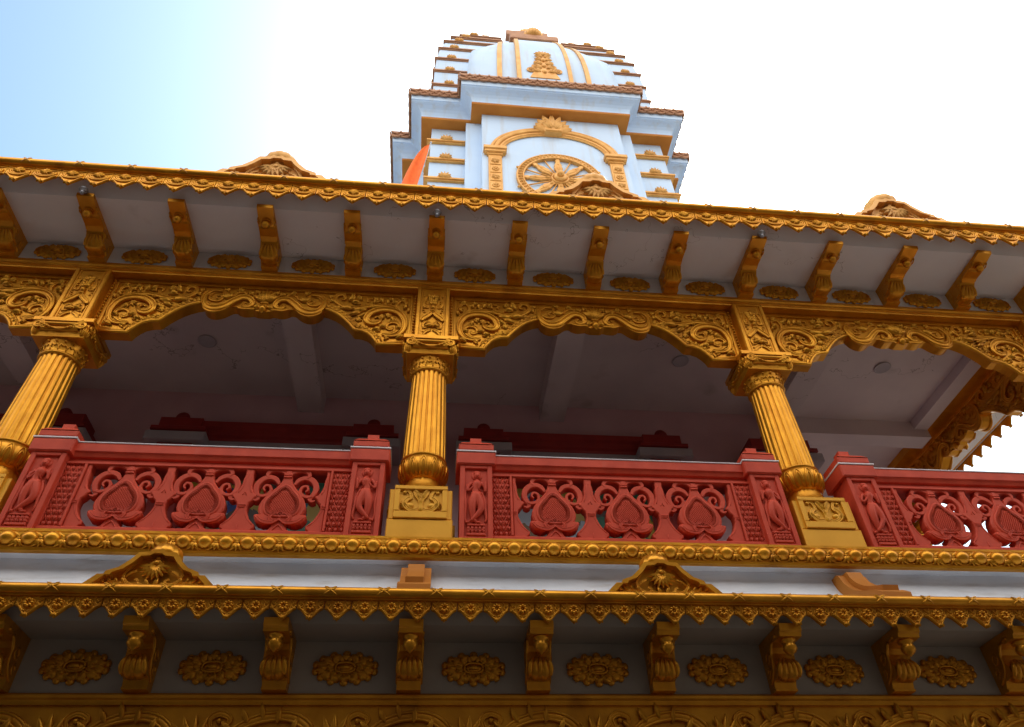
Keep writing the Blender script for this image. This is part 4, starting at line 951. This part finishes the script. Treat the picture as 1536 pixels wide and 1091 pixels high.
# arch surround on the front bay
b = MB(); F = 4.2
for sx in (-1, 1):
    u = sx * 1.74
    b.box(u - .19, u + .19, 15, 19.79, F, F + .07, .01)
    for i in range(7):
        z = 19.46 - i * .40
        b.box(u - .15, u + .15, z - .17, z + .17, F + .07, F + .09, .012)
        if i % 2 == 0:
            for a in range(6): b.leaf(u, z, F + .09, a * PI / 3 + .3, .12, .06, .03)
        else:
            for a in range(8): b.ell((u + .075 * cos(a * PI / 4), z + .075 * sin(a * PI / 4), F + .095), (.035, .035, .03), 0, 8, 5)
            b.ell((u, z, F + .1), (.04, .04, .04), 0, 8, 5)
    b.box(u - .23, u + .23, 19.79, 19.87, F, F + .10, .01); b.box(u - .30, u + .30, 19.87, 19.97, F, F + .16, .015); b.box(u - .33, u + .33, 19.97, 20.11, F, F + .2, .015)
for rr, th, ww in ((0, .075, .06), (-.13, .05, .05), (.12, .055, .05), (-.2, .03, .03)):
    b.tube([((1.72 + rr) * cos(a), 20.1 + (1.22 + rr) * sin(a), F + ww) for a in [PI * i / 48 for i in range(49)]], th, 8, .8)
P0 = [((1.72 - .2) * cos(a), 20.1 + (1.22 - .2) * sin(a)) for a in [PI * i / 48 for i in range(49)]]; P1 = [((1.72 + .15) * cos(a), 20.1 + (1.22 + .15) * sin(a)) for a in [PI * i / 48 for i in range(49)]]
for i in range(48):
    q = [P0[i], P1[i], P1[i + 1], P0[i + 1]]; b.add([(x, y, w_) for w_ in (F, F + .06) for x, y in q], [(4, 5, 6, 7), (0, 1, 5, 4), (1, 2, 6, 5), (2, 3, 7, 6), (3, 0, 4, 7)])
tw('arch_surround', b, TGOLD)
b = MB()
b.prism([(-.26, 21.10), (.26, 21.10), (.30, 21.28), (.22, 21.34), (-.22, 21.34), (-.30, 21.28)], F, F + .22, .04)
for i in range(9): b.leaf(0, 21.24, F + .06, .28 + (PI - .56) * i / 8, (.60 + .36 * sin(PI * i / 8) ** 3), .34, .08, .05)
for i in range(5): b.leaf(0, 21.22, F + .12, .75 + (PI - 1.5) * i / 4, .45 + .2 * sin(PI * i / 4), .2, .1, .04)
tw('palmette_keystone', b, TGOLD)
# spire
FBF = lambda z: .48 - .45 * max(0, (z - 25) / 5) ** 2
ZS = [23.2, 24.5, 25.9, 26.9, 27.9, 28.9, 29.9, 30.9, 32.0, 33.5]; HS = [3.70, 3.70, 3.70, 3.66, 3.57, 3.39, 3.12, 2.77, 2.2, 1.2]
BW = [2.58, 2.58, 2.54, 2.46, 2.36, 2.22, 2.02, 1.6, .9, .5]
rnd = lambda z, q: -.16 * q * q - .5 * q ** 4 * max(0, (z - 27) / 3)
def smoothf(X, Y):
    P = cr(list(zip(X, Y)), 6); xs = [a for a, _ in P]; ys = [c for _, c in P]; return lambda x: interp(xs, ys, x)
hs, bw = smoothf(ZS, HS), smoothf(ZS, BW); FB = .48
def rot4(dst, src, smooth):
    for q in range(4):
        c_, s_ = round(cos(q * PI / 2)), round(sin(q * PI / 2)); dst.add([(u * c_ - w_ * s_, v, u * s_ + w_ * c_) for u, v, w_ in src.v], src.f, smooth)
sp = MB(); zz = [23.22 + .2 * i for i in range(52)]
vs = [(sx * (hs(z) - .03), z, sy * (hs(z) - .03)) for z in zz for sx, sy in ((-1, -1), (1, -1), (1, 1), (-1, 1))]
sp.add(vs, [(i * 4 + k, i * 4 + (k + 1) % 4, i * 4 + 4 + (k + 1) % 4, i * 4 + 4 + k) for i in range(51) for k in range(4)] + [(204, 205, 206, 207)])
bay = MB(); zb = [23.22 + .2 * i for i in range(38)]; NU = 12
vs = []
for z in zb:
    for i in range(NU + 1):
        u = -1 + 2 * i / NU; vs.append((u * bw(z), z, hs(z) + FBF(z) + rnd(z, u)))
    vs.append((bw(z), z, 0)); vs.append((-bw(z), z, 0))
M = NU + 3
bay.add(vs, [(i * M + k, i * M + (k + 1) % M, (i + 1) * M + (k + 1) % M, (i + 1) * M + k) for i in range(len(zb) - 1) for k in range(M)], True)
bay.add(vs, [tuple(range((len(zb) - 1) * M, len(zb) * M))])
rot4(sp, bay, True)
SPIRE = tw('spire', sp, TWHITE)
# raised centre panel and gold bands of the spire
pn = MB(); bd = MB(); one = MB(); z1 = [23.3 + .2 * i for i in range(34)]
def strip(mb, u0f, u1f, t0, zs):
    vs = []
    for z in zs:
        for u, t_ in ((u0f(z), -.1), (u0f(z), t0), (u1f(z), t0), (u1f(z), -.1)): vs.append((u, z, hs(z) + FBF(z) + rnd(z, u / bw(z)) + t_))
    m = len(zs); mb.add(vs, [(i * 4 + k, i * 4 + (k + 1) % 4, (i + 1) * 4 + (k + 1) % 4, (i + 1) * 4 + k) for i in range(m - 1) for k in range(4)] + [(0, 1, 2, 3), tuple(range(4 * m - 4, 4 * m))])
tap = lambda z: 1 - .16 * max(0, (z - 25) / 5) ** 2
strip(one, lambda z: -.80 * tap(z), lambda z: .80 * tap(z), .10, z1); tw('spire_centre_panel', one, TWHITE)
for c_, t0, hw in ((-.86, .14, .07), (.86, .14, .07), (-1.5, .06, .08), (1.5, .06, .08)):
    one = MB(); strip(one, lambda z: c_ * tap(z) - hw, lambda z: c_ * tap(z) + hw, t0, z1); tw('spire_gold_band', one, TGOLD)
# tiers at the spire corners
for k in range(-1, 8): z = 24.72 + k; tier('spire_tier', z, hs(z) - .02, 1.2, hs(z) - .55, .20, CGOLD)
for u, w_ in ((-2.35, 4.75), (2.35, 4.75), (-3.6, 4.15), (3.6, 4.15)): cr2 = MB(); crest(cr2, u, 23.2, w_, .28); tw('coping_shell', cr2, TGOLD)
b = MB(); o_ = MB()                                    # openwork crest on the front panel
zc, wf = 25.0, hs(25.0) + FB + .1
for hw, r0, dz in ((.62, .17, .10), (.40, .15, .36), (.30, .13, .66), (.22, .11, .95), (.15, .09, 1.2)):
    for sg in (-1, 1):
        st0 = PI if sg > 0 else 0
        o_.chan(spiral(sg * hw * .72, zc + dz + .1, r0, .03, st0, st0 - sg * 3 * PI, 22), .034, wf)
        o_.leaf(sg * hw * .2, zc + dz, wf, PI / 2 - sg * .5, .34, .10, .04); o_.leaf(sg * hw * .3, zc + dz, wf, PI / 2 - sg * 1.2, .26, .09, .04)
for i in range(7): o_.leaf(0, zc + 1.35, wf, .3 + (PI - .6) * i / 6, .32, .10, .04)
for i in range(3): o_.ell((0, zc + .15 + i * .42, wf), (.09, .13, .08), 0, 12, 8)
o_.prism([(-.5, zc - .3), (.5, zc - .3), (.36, zc + .15), (.2, zc + .4), (.12, zc + .9), (.06, zc + 1.4), (-.06, zc + 1.4), (-.12, zc + .9), (-.2, zc + .4), (-.36, zc + .15)], wf - .12, wf + .01)
tw('spire_crest', o_, TGOLD)
b = MB(); zt = 29.65; wt = hs(zt) + FBF(zt)
b.box(-.95, .95, zt, zt + .42, wt - 1.0, wt + .16, .03); b.box(-.86, .86, zt - .1, zt, wt - 1.0, wt + .08)
b.box(-.90, .90, 32.8, 33.25, .6, 2.25, .03); b.box(-.75, .75, zt + .42, 32.8, .6, 2.1)
tw('spire_cap', b, CGOLD)
fl = lambda a, v: 1 - .09 * abs(cos(a * 10))
for z0, r0, wc, hh in ((zt + .42, .42, wt - .10, .62), (33.25, .50, 1.72, .72)):
    b = MB(); b.lathe([(r0 * .6, z0), (r0 * .9, z0 + hh * .12), (r0, z0 + hh * .4), (r0 * .92, z0 + hh * .7), (r0 * .5, z0 + hh)], 80, (0, wc), fl); tw('ribbed_disc_finial', b, TGOLD)

# the wheel on the tower front
WH = thing('spoked_wheel', 'large gold spoked wheel mounted on the white tower front', 'wheel', (TX + .03, TY - 4.2, 18.80))
b = MB(); N = 64; R0, R1 = 1.0, 1.2
for r0, r1, w0, w1 in ((R0, R1, 0, .09),):
    vs = []
    for i in range(N): a = 2 * PI * i / N; vs += [(r0 * cos(a), r0 * sin(a), w0), (r0 * cos(a), r0 * sin(a), w1), (r1 * cos(a), r1 * sin(a), w1), (r1 * cos(a), r1 * sin(a), w0)]
    b.add(vs, [(i * 4 + k, i * 4 + (k + 1) % 4, ((i + 1) % N) * 4 + (k + 1) % 4, ((i + 1) % N) * 4 + k) for i in range(N) for k in range(4)])
for rr in (R0 + .015, R1 - .015): b.tube([(rr * cos(2 * PI * i / N), rr * sin(2 * PI * i / N), .09) for i in range(N + 1)], .028, 6)
for i in range(56): a = 2 * PI * i / 56; b.leaf((1.03) * cos(a), 1.03 * sin(a), .09, a + .35, .13, .06, .03)
for i in range(8): a = 2 * PI * (i + .5) / 8; b.lathe([], 3) if False else b.ell((1.22 * cos(a), 1.22 * sin(a), .05), (.075, .04, .04), a, 10, 6)
build('rim', b, TGOLD, WH)
for i in range(8):
    b = MB(); a = 2 * PI * (i + .5) / 8; b.tube([(.2 * cos(a), .2 * sin(a), .05), (1.0 * cos(a), 1.0 * sin(a), .05)], .022, 6); build('thin_spoke', b, TGOLD, WH)
for i in range(8):
    b = MB(); a = 2 * PI * i / 8
    pts = [(.20, .04), (.28, .075), (.36, .07), (.45, .10), (.54, .125), (.60, .10), (.68, .11), (.78, .075), (.84, .055), (.92, .075), (1.01, .03)]
    poly = [(x, y) for x, y in pts] + [(x, -y) for x, y in pts[::-1]]
    b.prism([(x * cos(a) - y * sin(a), x * sin(a) + y * cos(a)) for x, y in poly], .02, .085, .015)
    b.leaf(.40 * cos(a), .40 * sin(a), .08, a, .44, .13, .02); b.ell((.68 * cos(a), .68 * sin(a), .09), (.045, .045, .03), 0, 8, 5); b.leaf(.26 * cos(a), .26 * sin(a), .08, a, .16, .08, .03)
    build('petal_spoke', b, TGOLD, WH)
b = MB(); b.tube([(0, 0, 0), (0, 0, .10)], .25, 32); b.tube([(0, 0, .08), (0, 0, .17), (0, 0, .20)], [.19, .18, .13], 32); b.tube([(0, 0, .19), (0, 0, .28), (0, 0, .32)], [.10, .09, .04], 24)
b.tube([(.225 * cos(2 * PI * i / 32), .225 * sin(2 * PI * i / 32), .10) for i in range(33)], .025, 6)
build('hub', b, TGOLD, WH)

# ------------------------------------------------------------------ flag on the roof
FG = thing('flag', 'orange cloth flag hanging limp on a thin pole, left of the tower', 'flag', (-1.06, 7.5, 9.3))
b = MB(); b.tube([(0, 0, 0), (.63, 5.05, 0)], .013, 8); b.ell((.63, 5.06, 0), (.02, .03, .02)); build('pole', b, STEEL, FG)
b = MB(); nA, nB = 18, 14; vs = []
for i in range(nA + 1):
    t_ = i / nA
    px, pz = .63 - .228 * t_, 5.02 - 1.95 * t_                # hoist, down the pole
    for j in range(nB + 1):
        s_ = j / nB; reach = 0.45 * t_ ** .5
        u = px - reach * s_; v = pz - .10 * t_ * s_ - .16 * s_ * s_ * t_ + .07 * sin(s_ * 7) * t_ ** 2
        w_ = .15 * t_ * sin(s_ * 8 + t_ * 3.5) * s_ ** .5 + .08 * sin(s_ * 4 + 1) * t_
        vs.append((u, v, w_))
b.add(vs, [(i * (nB + 1) + j, i * (nB + 1) + j + 1, (i + 1) * (nB + 1) + j + 1, (i + 1) * (nB + 1) + j) for i in range(nA) for j in range(nB)], True)
build('cloth', b, CLOTH, FG)
